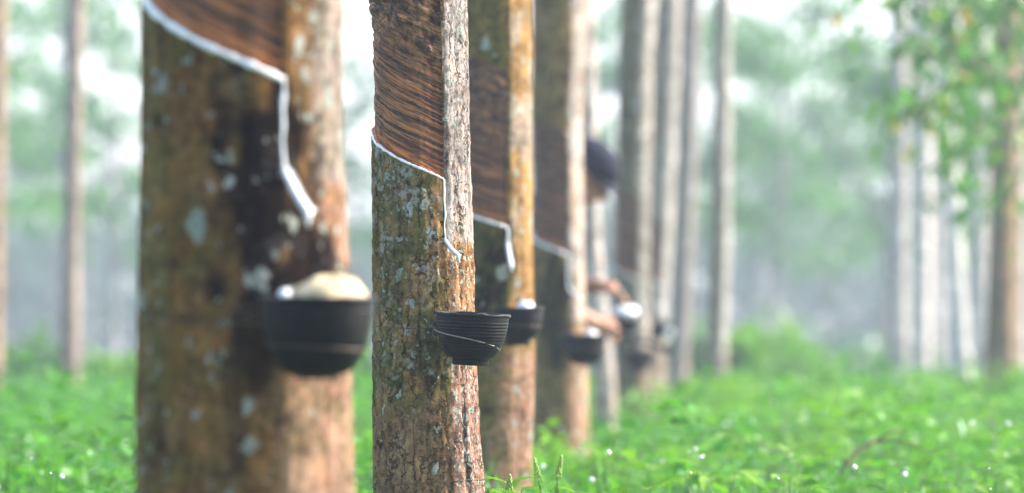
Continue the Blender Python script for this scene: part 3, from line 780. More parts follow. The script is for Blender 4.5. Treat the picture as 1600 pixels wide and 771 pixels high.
# misty plantation behind: a few trees with different crowns, copied back into the haze
def misty_tree(seed, h0, zc, rx, rz, nl, dense, r0=None):
    rg = np.random.default_rng(seed)
    root = empty('rubber_tree', (0, 0, 0))
    top = zc + rz * 0.4; zs = np.linspace(-0.2, top, 16); r0 = r0 or rg.uniform(0.055, 0.09)
    pts = np.stack([0.10 * np.sin(zs * 0.7 + seed) * zs / top, 0.1 * np.cos(zs * 0.5 + seed) * zs / top, zs], -1)
    V, F = tube(pts, list(np.interp(zs, [-0.2, 0.3, top], [r0 * 1.25, r0, r0 * 0.45])), 14)
    V = np.array(V); s = (V[:, 0] - np.repeat(pts[:, 0], 14)) / r0
    t, m = col_pale((0.30, 0.26, 0.23), (0.55, 0.51, 0.49), (0.36, 0.30, 0.26), 0.5, 0.2)(s, s, 0 * s, V[:, 2], seed)
    mesh_np('trunk', V, F, M['bark'], root, tint=t, mask=m)
    (V, F, cc), cent = crown_geo(rg, zc, rx, rz, dense, nl, (0.12, 0.20), ((0.05, 0.17, 0.04), (0.12, 0.26, 0.05)), h0)
    lb = limb_geo(rg, h0 - 0.2, cent, min(0.03, r0 * 0.45), 9)
    lv = np.array(lb.V); mesh_np('limb', lv, lb.F, M['bark'], root, tint=np.ones((len(lv), 3)) * np.array([0.25, 0.22, 0.19]), mask=np.ones((len(lv), 3)) * 0.3)
    mesh_np('crown', V, F, M['leaf'], root, smooth=False, tint=cc)
    return root
YG = 'young low-branched trees in the hazy background'
young = [misty_tree(321, 1.9, 3.5, 1.5, 1.9, 1500, 14, 0.035), misty_tree(322, 2.1, 3.9, 1.7, 2.0, 1700, 15, 0.04), misty_tree(323, 1.5, 3.2, 1.3, 2.0, 1300, 12, 0.03)]
for p in young: p.name = 'young_tree'; tag(p, 'hazy young tree with low drooping green branches, standing in the mist behind the rows', 'tree', YG)
yu = [False] * 3
for i, (px, d) in enumerate(((1195, 54), (1372, 50), (1290, 72), (1450, 64), (1520, 80), (20, 50), (172, 56), (80, 76), (565, 60), (955, 64), (1085, 60), (1240, 96), (1600, 66), (1335, 94))):
    d = min(d * 1.35, 138); k = i % 3; o = young[k] if not yu[k] else copy_tree(young[k]); yu[k] = True
    rz_ = i * 2.1; sc = 1.12 + 0.28 * ((i * 7) % 5) / 5
    o.location = (X(px, d), d, float(gz(X(px, d), d)) - 0.02); o.rotation_euler = (R(3 * math.sin(i * 1.7)), R(3.5 * math.cos(i * 2.3)), rz_); o.scale = (sc, sc, sc)
LAB = 'hazy rubber tree with pale slim trunk, dissolving into mist behind the focused row'
GRP = 'misty rubber trees far behind the tapped row'
protos = [misty_tree(301, 2.6, 6.0, 2.7, 3.2, 1500, 16), misty_tree(302, 3.6, 6.6, 2.3, 2.8, 1250, 13), misty_tree(303, 3.2, 7.0, 3.0, 3.4, 1650, 17), misty_tree(304, 4.6, 7.6, 2.4, 2.8, 1200, 12)]
for p in protos: tag(p, LAB, 'tree', GRP)
used = [False] * 4
rg = np.random.default_rng(8)
spots = []
for d in (82, 108, 136):
    half = 0.105 * d + 2.5
    xs = np.arange(-half, half, 4.4 if d < 110 else 6.0)
    for x in xs[::1]: spots.append((x + rg.uniform(-1.0, 1.0), d + rg.uniform(-4.5, 4.5)))
for i, (x, y) in enumerate(spots):
    k = int(rg.integers(0, 4))
    px = 800 + x / y * FPX
    if 1135 < px < 1385 and y < 85: continue           # the open ride between the rows
    o = protos[k] if not used[k] else copy_tree(protos[k]); used[k] = True
    o.location = (x, y, float(gz(x, y)) - 0.02); o.rotation_euler = (R(rg.uniform(-3.5, 3.5)), R(rg.uniform(-3.5, 3.5)), rg.uniform(0, 6.28)); s = rg.uniform(0.85, 1.15); o.scale = (s, s, s)
for k in range(4):
    if not used[k]: protos[k].location = (6 + k, 90, 0)

# the far wood that closes the view
def far_wood():
    rg = np.random.default_rng(55); n = 42000
    x = rg.uniform(-34, 34, n); y = rg.uniform(148, 172, n)
    top = 5.0 + 1.0 * vnoise(x * 0.22, y * 0.2, 0 * x, 5) + 1.5 * vnoise(x * 0.7, y * 0.5, 0 * x, 6)
    z = top * rg.random(n) ** 0.85 - 0.95
    keep = (vnoise(x * 0.5, y * 0.5, z * 0.6, 9) > -0.25) | (z < 3.2)
    P = np.stack([x, y, z], -1)[keep]; n = len(P); L = rg.uniform(0.30, 0.5, n)
    V, F, cc = leaf_cloud(P, rg.normal(size=(n, 3)) + np.array([0, 0, -0.3]), rg.normal(size=(n, 3)) + np.array([0, 0, 1]), L, L * 0.55, green(n, rg, ((0.015, 0.04, 0.03), (0.04, 0.08, 0.04))), 0.12, 0.1)
    o = mesh_np('far_wood', V, F, M['leaf'], smooth=False, tint=cc)
    tag(o, 'far wood closing the view behind the misty plantation', 'wood', kind='stuff')
far_wood()

# bushes in the ride between the rows
def bush(px, d, w, h, n, seed, label, base):
    rg = np.random.default_rng(seed)
    root = empty('bush', (X(px, d), d, float(gz(X(px, d), d))), label, 'bush', 'bushes at the back of the weeds')
    mb = MB()
    k = 14; cent = []
    for i in range(k):
        a = rg.uniform(0, 6.28); rr = w * 0.5 * math.sqrt(rg.random()); c = np.array([rr * math.cos(a), rr * math.sin(a), h * rg.uniform(0.35, 0.95) * (1 - 0.5 * (2 * rr / w) ** 2)])
        cent.append(c); mb.tube([(c[0] * .1, c[1] * .1, -0.02), c * 0.55 + np.array([0, 0, .05]), c], [0.008, 0.006, 0.003], 6)
    mb.build('stem', M['twig'], root)
    P = np.concatenate([c + rg.normal(size=(n // k, 3)) * np.array([w * .13, w * .13, h * .13]) for c in cent]); P[:, 2] = np.abs(P[:, 2]); m = len(P)
    L = rg.uniform(0.06, 0.12, m)
    V, F, cc = leaf_cloud(P, rg.normal(size=(m, 3)) + np.array([0, 0, -0.1]), np.array([0, 0, 1.0]) + rg.normal(size=(m, 3)) * 0.5, L, L * 0.55, green(m, rg, base, .3), 0.12, 0.15)
    mesh_np('foliage', V, F, M['ground_leaf'], root, smooth=False, tint=cc)
BG = ((0.10, 0.26, 0.03), (0.22, 0.40, 0.04)); BD = ((0.05, 0.16, 0.04), (0.11, 0.24, 0.045))
bush(1190, 47, 0.75, 0.75, 700, 401, 'light green bush behind the lone slender trunk, in the gap before the mist', BG)
bush(1255, 44, 0.55, 0.42, 560, 402, 'low yellow green bush in the middle of the open ride', BG)
bush(1330, 52, 0.9, 0.62, 600, 403, 'darker bush at the far end of the open ride', BD)
bush(1165, 40, 0.40, 0.42, 400, 404, 'small green bush just right of the lone slender trunk', BG)
bush(1080, 43, 0.45, 0.50, 420, 405, 'green bush between the grey row-end trunk and the lone slender trunk', BD)
bush(1400, 50, 0.7, 0.45, 420, 406, 'dim bush at the foot of the leftmost white trunk', BD)
bush(40, 40, 0.6, 0.42, 420, 407, 'low green bush at the left edge of the photo', BD)
bush(185, 36, 0.5, 0.30, 420, 408, 'low green bush between the slim brown trunk and the nearest trunk', BG)
bush(560, 44, 0.5, 0.5, 350, 409, 'hazy bush showing in the gap between the two nearest trunks', BD)

# ------------------------------------------------------------------ weeds (one uncountable cover)
def weeds():
    rg = np.random.default_rng(21)
    P, D, Nn, L, W, cl = [], [], [], [], [], []
    def patch(y0, y1, dens, lrange):
        area_n = int((0.105 * (y0 + y1) + 2.4) * (y1 - y0) * dens)
        y = rg.uniform(y0, y1, area_n); x = rg.uniform(-1, 1, area_n) * (0.105 * y + 1.2)
        tall = 0.5 + 0.5 * vnoise(x * 1.6, y * 0.9, 0 * x, 71); clump = 0.5 + 0.5 * vnoise(x * 4.5, y * 2.2, 0 * x, 72)
        hmax = 0.05 + 0.20 * tall ** 3 + 0.13 * clump ** 2 + 0.10 * sstep(0.62, 0.85, clump) * sstep(12, 16, y)
        pxl = 800 + x / y * FPX
        hmax = hmax * (1 - 0.62 * np.exp(-((pxl - 1000) / 75) ** 2) * sstep(14, 19, y))
        hmax = hmax * (1 - 0.45 * sstep(9.5, 7.0, y)) * (1 - 0.72 * sstep(22, 42, y))
        z = gz(x, y) + hmax * rg.random(area_n) ** 0.8
        keep = clump + 0.5 * rg.random(area_n) > 0.28
        # trunks stand clear of leaves
        for sp in SPECS: keep &= ((x - sp['xb']) ** 2 + (y - sp['d']) ** 2 > (sp['rmid'] * 1.35) ** 2)
        x, y, z, tall = x[keep], y[keep], z[keep], tall[keep]; n = len(x)
        P.append(np.stack([x, y, z], -1)); D.append(rand_unit(n, rg) * np.array([1, 1, 0.35]) + np.array([0, 0, 0.18]))
        Nn.append(np.array([0, -0.15, 1.0]) + rg.normal(size=(n, 3)) * 0.45)
        l = rg.uniform(*lrange, n); L.append(l); W.append(l * rg.uniform(0.35, 0.75, n))
        c = green(n, rg, ((0.028, 0.17, 0.018), (0.085, 0.30, 0.016)), 0.4)
        yel = (sstep(0.25, 0.9, 0.5 + 0.5 * vnoise(x * 1.1, y * 0.6, 0 * x, 75)) * sstep(-2.0, 0.6, x))[:, None]
        cl.append(c * (1 - yel * 0.75) + np.array([0.20, 0.36, 0.012]) * yel * 0.75)
    patch(6.5, 14, 420, (0.025, 0.06)); patch(14, 26, 430, (0.03, 0.07)); patch(26, 45, 300, (0.04, 0.09)); patch(45, 75, 160, (0.06, 0.13))
    # grass blades
    n = 22000; y = 7 + 43 * rg.random(n) ** 0.7; x = rg.uniform(-1, 1, n) * (0.105 * y + 0.8)
    keep = np.ones(n, bool)
    for sp in SPECS: keep &= ((x - sp['xb']) ** 2 + (y - sp['d']) ** 2 > (sp['rmid'] * 1.25) ** 2)
    x, y = x[keep], y[keep]; n = len(x)
    P.append(np.stack([x, y, gz(x, y)], -1)); D.append(np.array([0, 0, 1.0]) + rg.normal(size=(n, 3)) * np.array([0.35, 0.35, 0.1]))
    Nn.append(rg.normal(size=(n, 3)) * np.array([1, 1, 0.2])); l = rg.uniform(0.06, 0.20, n) * (1 - 0.5 * sstep(16, 30, y)); L.append(l); W.append(np.full(n, 0.006) * rg.uniform(0.7, 1.6, n)); cl.append(green(n, rg, ((0.035, 0.16, 0.018), (0.10, 0.27, 0.02)), 0.35))
    V, F, cc = leaf_cloud(np.concatenate(P), np.concatenate(D), np.concatenate(Nn), np.concatenate(L), np.concatenate(W), np.concatenate(cl), 0.14, 0.25)
    # tiny white solids among the leaves: flower heads, and dew glints painted white
    m = 820; y = 8.5 + 36 * rg.random(m) ** 0.8; x = rg.uniform(-1, 1, m) * (0.105 * y + 0.3)
    z = gz(x, y) + 0.09 + 0.16 * rg.random(m); r = 0.0025 + 0.005 * rg.random(m) ** 2 * np.where(rg.random(m) < 0.1, 1.5, 1)
    oc = np.array([(1, 0, 0), (-1, 0, 0), (0, 1, 0), (0, -1, 0), (0, 0, 1), (0, 0, -1)], float)
    Vf = (np.stack([x, y, z], -1)[:, None, :] + oc[None] * r[:, None, None]).reshape(-1, 3)
    of = np.array([(0, 2, 4), (2, 1, 4), (1, 3, 4), (3, 0, 4), (2, 0, 5), (1, 2, 5), (3, 1, 5), (0, 3, 5)])
    Ff = (np.arange(m)[:, None, None] * 6 + of[None]).reshape(-1, 3) + len(V)
    o = mesh_np('weeds', np.concatenate([V, Vf]), np.concatenate([F, Ff]), [M['ground_leaf'], M['petal_glint']], smooth=False, tint=np.concatenate([cc, np.ones((len(Vf), 3))]))
    mi = np.zeros(len(F) + len(Ff), dtype=np.int32); mi[len(F):] = 1; o.data.polygons.foreach_set('material_index', mi)
    tag(o, 'bright green weeds with tiny white flower heads and painted dew glints carpeting the plantation floor', 'weeds', kind='stuff')
weeds()

# ------------------------------------------------------------------ single plants near the focus
def broad_leaf(base, dirv, L, W, col, rg, bend=0.3):
    """one larger leaf with a rounded outline and a drooping midrib"""
    d = Vector(dirv).normalized(); s = d.cross(Vector((0, 0, 1))); s = s.normalized() if s.length > 1e-4 else Vector((1, 0, 0)); u = s.cross(d)
    V, F = [], []; k = 10
    for i in range(k + 1):
        t = i / k; wd = W * 0.5 * (math.sin(math.pi * min(1, t * 1.02) ** 0.75) ** 0.85 if 0 < t < 1 else 0.02)
        p = Vector(base) + d * L * t - u * L * bend * t * t
        for q in (-1, -0.5, 0, 0.5, 1): V.append(p + s * wd * q + u * (abs(q) * wd * 0.35 + 0.001 * math.sin(t * 20 + q * 4)))
    for i in range(k):
        for j in range(4): a = i * 5 + j; F.append((a, a + 1, a + 6, a + 5))
    return V, F, [col] * len(V)
def plant(px, py0, d, leaves, label, seed, spikes=(), group='single weeds by the focused trunk'):
    rg = random.Random(seed)
    root = empty('broadleaf_weed', (X(px, d), d, 0), label, 'plant', group)
    mb = MB(); x0, y0 = root.location.x, d
    for (lx, ly, dd, L, W, ang, tilt, col) in leaves:
        b = Vector((X(lx, d) - x0, dd, Z(ly, d)))
        mb.tube([(0.15 * b.x, 0.15 * b.y, -0.02), (b.x * 0.6, b.y * 0.6, b.z * 0.55), b], [0.0025, 0.002, 0.0012], 6)
        V, F, c = broad_leaf(b, (math.cos(ang) * math.cos(tilt), math.sin(ang) * math.cos(tilt), math.sin(tilt)), L, W, col, rg)
        mesh_np('leaf', np.array([tuple(v) for v in V]), F, M['ground_leaf'], root, tint=np.array(c))
    for (sx, sy, h) in spikes:
        tip = Vector((X(sx, d) - x0, 0, Z(sy, d))); base = tip - Vector((rg.uniform(-.01, .01), 0, h))
        mb.tube([(0.3 * base.x, 0, -0.02), base, tip], [0.002, 0.0015, 0.0008], 6)
        sm = MB()
        for k in range(34):
            t = k / 34; p = base.lerp(tip, t); a = k * 2.4; rr = 0.006 * (1.15 - t)
            sm.ellip(p + Vector((math.cos(a) * rr, math.sin(a) * rr, 0)), (0.0022, 0.0022, 0.0032), None, 6, 4)
        sm.build('flower_spike', M['spike_green'], root)
    mb.build('stem', M['twig'] if False else M['stem_green'], root)
M['spike_green'] = simple('seed_spike', (0.26, 0.38, 0.08), 0.6, 0.2, 0.3, 150)
M['stem_green'] = simple('green_stem', (0.09, 0.17, 0.03), 0.5, 0.4, 0.3, 90)
Y1 = (0.16, 0.33, 0.02); Y2 = (0.09, 0.22, 0.025); Y3 = (0.20, 0.38, 0.03)
plant(757, 771, 10.05, [(757, 748, -.02, .040, .022, 0.15, 0.12, Y1), (760, 770, -.03, .035, .03, 1.9, 0.5, Y2), (764, 768, -.02, .03, .025, -0.4, 0.1, Y1), (775, 772, .02, .05, .03, 0.4, .2, Y2)],
      'young weed with one bright pointed leaf at the right foot of the sharp trunk', 51)
plant(880, 771, 10.6, [(868, 762, 0, .055, .022, 0.05, -0.05, Y1), (860, 766, 0, .05, .028, 2.7, 0.3, Y2), (890, 775, 0, .05, .03, 0.4, 0.3, Y2)],
      'small weed with two upright seed spikes in front of the mossy trunk', 52, spikes=((878, 712, .042), (835, 716, .045)))
plant(800, 771, 10.3, [(800, 757, 0, .05, .03, -0.3, 0.55, Y2), (815, 765, 0, .04, .03, 0.5, 0.2, Y2), (790, 770, 0, .05, .03, 2.6, .3, Y1)],
      'low weed with a curved glossy leaf between the two nearest cups\' trunks', 53, spikes=((797, 742, .03),))
plant(945, 771, 14.0, [(925, 712, 0, .085, .07, 0.2, 0.05, Y3), (965, 705, 0, .07, .06, 0.9, -0.1, Y3), (935, 735, .02, .09, .07, 2.9, 0.1, Y2), (975, 730, 0, .09, .07, 0.1, 0.2, Y1), (950, 750, -.05, .09, .08, -0.6, 0.2, Y2)],
      'blurred weed with broad yellow green leaves in front of the thin pale leaning tree', 54)
plant(1010, 771, 13.5, [(1000, 745, 0, .08, .06, 0.4, 0.1, Y2), (1040, 755, 0, .08, .06, -.3, 0.2, Y1), (985, 765, 0, .08, .07, 2.6, 0.2, Y2), (1020, 735, .03, .07, .055, 1.2, .3, Y1)],
      'blurred broad leaved weed right of the one before the thin pale tree', 55)
plant(1085, 771, 12.5, [(1070, 742, 0, .07, .05, 0.3, 0.15, Y3), (1090, 758, 0, .07, .055, 0, 0.1, Y1), (1060, 760, 0, .07, .05, 2.8, 0.2, Y1), (1100, 745, 0, .06, .045, .8, .2, Y2)],
      'blurred yellow green weed at the bottom, middle of the right half', 56)
LW = 'leafy weed of bright pointed leaves standing above the carpet of weeds on the right'
rgw = random.Random(91)
for i in range(16):
    d = rgw.uniform(11.5, 19); px = rgw.uniform(1010, 1600); top = rgw.uniform(0.13, 0.27)
    lv = []
    for k in range(rgw.randint(6, 10)):
        h = top * rgw.uniform(0.45, 1.0); q = rgw.uniform(0, 6.28); off = rgw.uniform(10, 45) * 14 / d
        lv.append((px + off * math.cos(q), HOR + (CAMH - h) * FPX / d, 0.05 * math.sin(q), rgw.uniform(.05, .095), rgw.uniform(.03, .055), q, rgw.uniform(-0.2, 0.5), rgw.choice((Y1, Y2, Y2, Y3))))
    plant(px, 0, d, lv, LW, 200 + i, group='leafy weeds on the open ground at the right')
# arched fallen twig and a pale fallen leaf
V = [(X(a, 14), 14 + o, Z(b, 14)) for a, b, o in ((1312, 742, 0), (1325, 722, .02), (1345, 702, .05), (1370, 692, .08), (1400, 690, .1), (1432, 696, .1), (1455, 712, .1))]
tw = empty('fallen_branch', (0, 0, 0), 'thin arched dead twig poking out of the weeds on the right', 'twig')
MB().tube(V, [0.004, 0.0045, 0.005, 0.0045, 0.0035, 0.002, 0.001], 8).build('stem', M['twig'], tw)
MB().tube([V[3], (V[3][0] + .05, 14.12, V[3][2] + .03), (V[3][0] + .09, 14.14, V[3][2] + .025)], [0.004, 0.003, 0.001], 6).build('side_shoot', M['twig'], tw)
Vl, Fl, cl_ = broad_leaf((X(1497, 16), 16, Z(655, 16)), (0.35, 0, -0.9), .055, .04, (0.62, 0.72, 0.68), random, 0.1)
pl_ = mesh_np('fallen_leaf', np.array([tuple(v) for v in Vl]), Fl, M['ground_leaf'], tint=np.array(cl_)); tag(pl_, 'pale whitish leaf caught on the weeds at the right', 'leaf')

# ------------------------------------------------------------------ cups
CUP_R = 0.0705
def cup_meshes(rf=0.0345, hf=0.0125, pw=0.50):
    prof = [(0.0, 0.0), (rf - 0.0035, 0.0), (rf - 0.001, 0.001), (rf - 0.0005, 0.3 * hf), (rf - 0.001, 0.92 * hf), (rf, hf)]
    for i in range(1, 41):                        # rounded bowl with a ladder of ridges
        t = i / 40; z = hf + (0.092 - hf) * t
        r = rf + (CUP_R - 0.0035 - rf) * (math.sin(t * math.pi / 2 * 0.96) ** pw)
        if 0.22 < t < 0.86: r += 0.0009 * (i % 3 == 0) - 0.0005 * (i % 3 == 1)
        prof.append((r, z))
    body = prof[:]
    inner = [(r - 0.0022, z + 0.001) for r, z in prof[6:]][::-1] + [(rf - 0.0065, hf + 0.003), (0.0, hf + 0.003)]
    body += [(CUP_R - 0.0038, 0.0925)] + [(r - .0015, z) for r, z in inner]
    rim = [(CUP_R - 0.0058, 0.0905), (CUP_R - 0.001, 0.0895), (CUP_R, 0.0905), (CUP_R, 0.0930), (CUP_R - 0.0012, 0.0945), (CUP_R - 0.0052, 0.0945), (CUP_R - 0.0062, 0.093)]
    def lathe(p, n=72, close=False, wob=0.0, seed=1):
        V, F = [], []
        for i, (r, z) in enumerate(p):
            for j in range(n):
                a = 2 * math.pi * j / n
                dz = wob * float(vnoise(np.array(math.cos(a) * 3), np.array(math.sin(a) * 3), np.array(0.0), seed))
                V.append((r * math.cos(a), r * math.sin(a), z + dz))
        k = len(p)
        for i in range(k if close else k - 1):
            for j in range(n):
                a, b = i * n + j, i * n + (j + 1) % n; c = ((i + 1) % k) * n
                F.append((a, b, c + (j + 1) % n, c + j))
        return V, F
    return lathe(body), lathe(rim, close=True, wob=0.0016)
CB, CR_ = cup_meshes(); CB_ROUND = cup_meshes(0.026, 0.004, 0.46)[0]     # ribbed cups with a foot; rounder ones without
def make_cup(loc, tilt, label, grime_seed=1, name='latex_cup', group='black cups on the tapped trees', scale=1.0, bowl=None):
    root = empty(name, loc, label, 'cup', group); root.rotation_euler = (tilt[0], tilt[1], grime_seed * 1.3); root.scale = (scale,) * 3
    MB().add(*(bowl or CB)).build('bowl', M['cup'], root)
    MB().add(*CR_).build('rim', M['cup'], root)
    pr = []; n = 90
    V, F = [], []
    for j in range(n):                           # crust of dried latex and dirt along the rim, thick here and thin there
        q = 2 * math.pi * j / n; c, s_ = math.cos(q), math.sin(q)
        t = 0.0009 + 0.0042 * max(0.0, float(fbm(np.array(c * 2.6), np.array(s_ * 2.6), np.array(0.0), grime_seed * 3 + 1, 4)) - 0.12)
        for k in range(8):
            e = 2 * math.pi * k / 8; r_ = CUP_R - 0.003 + 1.5 * t * math.cos(e)
            V.append((r_ * c, r_ * s_, 0.0945 + t * 0.75 * math.sin(e)))
    for j in range(n):
        for k in range(8): F.append((j * 8 + k, ((j + 1) % n) * 8 + k, ((j + 1) % n) * 8 + (k + 1) % 8, j * 8 + (k + 1) % 8))
    MB().add(V, F).build('dried_residue', M['grime'], root)
    return root
def lump(loc, r, label, mat, seed, name='latex_lump', n=26, kz=1.0, cat='latex'):
    V, F = [], []; nv = 14
    for i in range(nv + 1):
        ph = math.pi * i / nv
        for j in range(n):
            th = 2 * math.pi * j / n; v = np.array([math.sin(ph) * math.cos(th), math.sin(ph) * math.sin(th), math.cos(ph)])
            k = 1 + 0.16 * float(fbm(np.array(v[0] * 1.7), np.array(v[1] * 1.7), np.array(v[2] * 1.7), seed, 3))
            V.append((v[0] * r[0] * k, v[1] * r[1] * k, v[2] * r[2] * k * kz))
    for i in range(nv):
        for j in range(n): F.append((i * n + j, i * n + (j + 1) % n, (i + 1) * n + (j + 1) % n, (i + 1) * n + j))
    o = MB().add(V, F).build(name, mat, loc=loc); tag(o, label, cat); return o

def cup_at(sp, px, py, label, seed, tilt=(0, 0), scale=1.0, bowl=None):
    """hang a cup against the trunk so that its rim is at (px, py)"""
    d = sp['d']; z = Z(py, d); zb = z - 0.0945
    cxa = sp['xb'] + float(sp['cx'](np.array([zb + .06]))[()] if np.ndim(sp['cx'](zb + .06)) == 0 else sp['cx'](np.array([zb + .06]))[0])
    r = float(sp['rad'](np.array([0.4]), np.array([zb + .09]))[0])
    dist = r + CUP_R * scale + 0.003
    x = X(px, d - dist * 0.8); s = max(-0.9, min(0.9, (x - cxa) / dist)); y = d - dist * math.sqrt(1 - s * s)
    x = X(px, y); zb = Z(py, y) - 0.0945 * scale
    root = make_cup((x, y, zb), tilt, label, seed, scale=scale, bowl=bowl)
    sp['cup'] = (Vector((x, y, zb)), math.asin(s)); sp['cs'] = scale; sp['round'] = bowl is not None; return root

def hanger(sp, label, zt, zrel=0.047, drop=0.012, mat='wire', around=True, group='wires tied round the tapped trunks'):
    """wire tied round the trunk with a loop that embraces the cup"""
    c, th = sp['cup']; d = sp['d']
    root = empty('wire_hanger', (sp['xb'], d, 0), label, 'wire', group)
    ts = np.linspace(-math.pi, math.pi, 80)
    zt0 = zt + 0.010 * np.cos(ts * 1.0 + 1.2) * 0.6 + 0.002 * vnoise(ts * 3, 0 * ts, 0 * ts, sp['seed'])
    P = sp['pt'](ts, zt0, sp['rad'](ts, zt0) + 0.0012)
    MB().tube(P, 0.0011, 6).build('trunk_wire', M[mat], root)
    # loop round the bowl
    pts = []; base = math.atan2(-(math.cos(th)), math.sin(th))
    for k in range(41):
        q = -2.45 + 4.9 * k / 40; a = base + q
        zr = float(np.interp(q, [-2.45, -2.0, -0.6, 0.9, 1.25, 1.6, 2.45], zrel + drop * np.array([0.9, 1.0, 0.1, -1.0, -0.75, -0.2, 0.4])))
        rf, hf, pw = (0.026, 0.004, 0.46) if sp['round'] else (0.0345, 0.0125, 0.50); cs = sp['cs']
        t = (zr - hf) / (0.092 - hf); rr = cs * (rf + (CUP_R - 0.0035 - rf) * (math.sin(max(0, t) * math.pi / 2 * 0.96) ** pw) + 0.0022)
        pts.append((c.x - sp['xb'] + rr * math.cos(a), c.y - d + rr * math.sin(a), c.z + zr * cs))
    MB().tube(pts, 0.0011, 6).build('cup_loop', M['wire_pale' if sp['seed'] == 2 else 'wire'], root)

T1, T2, T3, T4, T6, T7 = SPECS[0], SPECS[1], SPECS[2], SPECS[3], SPECS[5], SPECS[6]
cup_at(T1, 496, 464, 'blurred black cup heaped with a cream lump, hanging on the nearest trunk', 1, (0, -0.02), 1.09, CB_ROUND)
cup_at(T2, 735, 490, 'sharp ribbed black cup held by a wire on the focused trunk', 2, (0, -0.05))
cup_at(T3, 808, 481, 'black cup on the ochre sided trunk, partly hidden by the sharp cup', 3, (0, 0.01))
cup_at(T4, 913, 523, 'small blurred black cup right below the worker\'s hands, on the mossy trunk', 4, (0, 0.01), 1.12, CB_ROUND)
cup_at(T6, 998, 548, 'small dark cup lowest in the row, on the trunk first right of the worker', 5, (0, 0), 1.12, CB_ROUND)
cup_at(T7, 1030, 503, 'small dark cup on the trunk second right of the worker, beside a white blob', 6, (0, 0), 1.1, CB_ROUND)
hanger(T1, 'thin dark wire round the nearest blurred trunk holding its cup', Z(508, 7), 0.036, 0.004)
hanger(T2, 'thin wire round the focused trunk with a pale loop under its cup', Z(515, 10), 0.046, 0.020)
hanger(T3, 'wire round the ochre sided trunk holding its cup', Z(505, 13.8), 0.05, 0.004)
hanger(T4, 'wire round the mossy trunk in front of the worker, holding its cup', Z(540, 18.5), 0.05, 0.004)
hanger(T6, 'wire round the trunk first right of the worker, holding its cup', Z(562, 27), 0.05, 0.004)
hanger(T7, 'wire round the trunk second right of the worker, holding its cup', Z(515, 32), 0.05, 0.004)
tw2 = empty('wire', (T2['xb'], 10, 0), 'second thin wire round the foot of the focused trunk, near the bottom edge', 'wire', 'wires tied round the tapped trunks')
ts = np.linspace(-math.pi, math.pi, 80); zt0 = Z(755, 10) + 0.008 * np.sin(ts + .5)
MB().tube(T2['pt'](ts, zt0, T2['rad'](ts, zt0) + 0.001), 0.0009, 6).build('trunk_wire', M['wire'], tw2)
c1 = T1['cup'][0]
lump(c1 + Vector((0.015, 0, 0.090)), (0.053, 0.051, 0.042), 'big cream lump of dried latex heaped in the nearest cup', M['latex_old'], 3)
lump(c1 + Vector((-0.040, -0.032, 0.105)), (0.008, 0.008, 0.009), 'small white latex blob on the left rim of the nearest cup', M['latex'], 5)
c3 = T3['cup'][0]
lump(c3 + Vector((0.022, 0, 0.086)), (0.020, 0.026, 0.028), 'white latex mound at the right of the cup on the ochre sided trunk', M['latex'], 6)
c4 = T4['cup'][0]
lump(c4 + Vector((0.020, 0, 0.100)), (0.034, 0.034, 0.022), 'pinkish white latex mound in the cup below the worker\'s hands', M['latex_pink'], 7)
c7 = T7['cup'][0]
lump(c7 + Vector((0.054, -0.048, 0.037)), (0.022, 0.02, 0.026), 'white latex blob clinging to the far cup second right of the worker', M['latex'], 8)

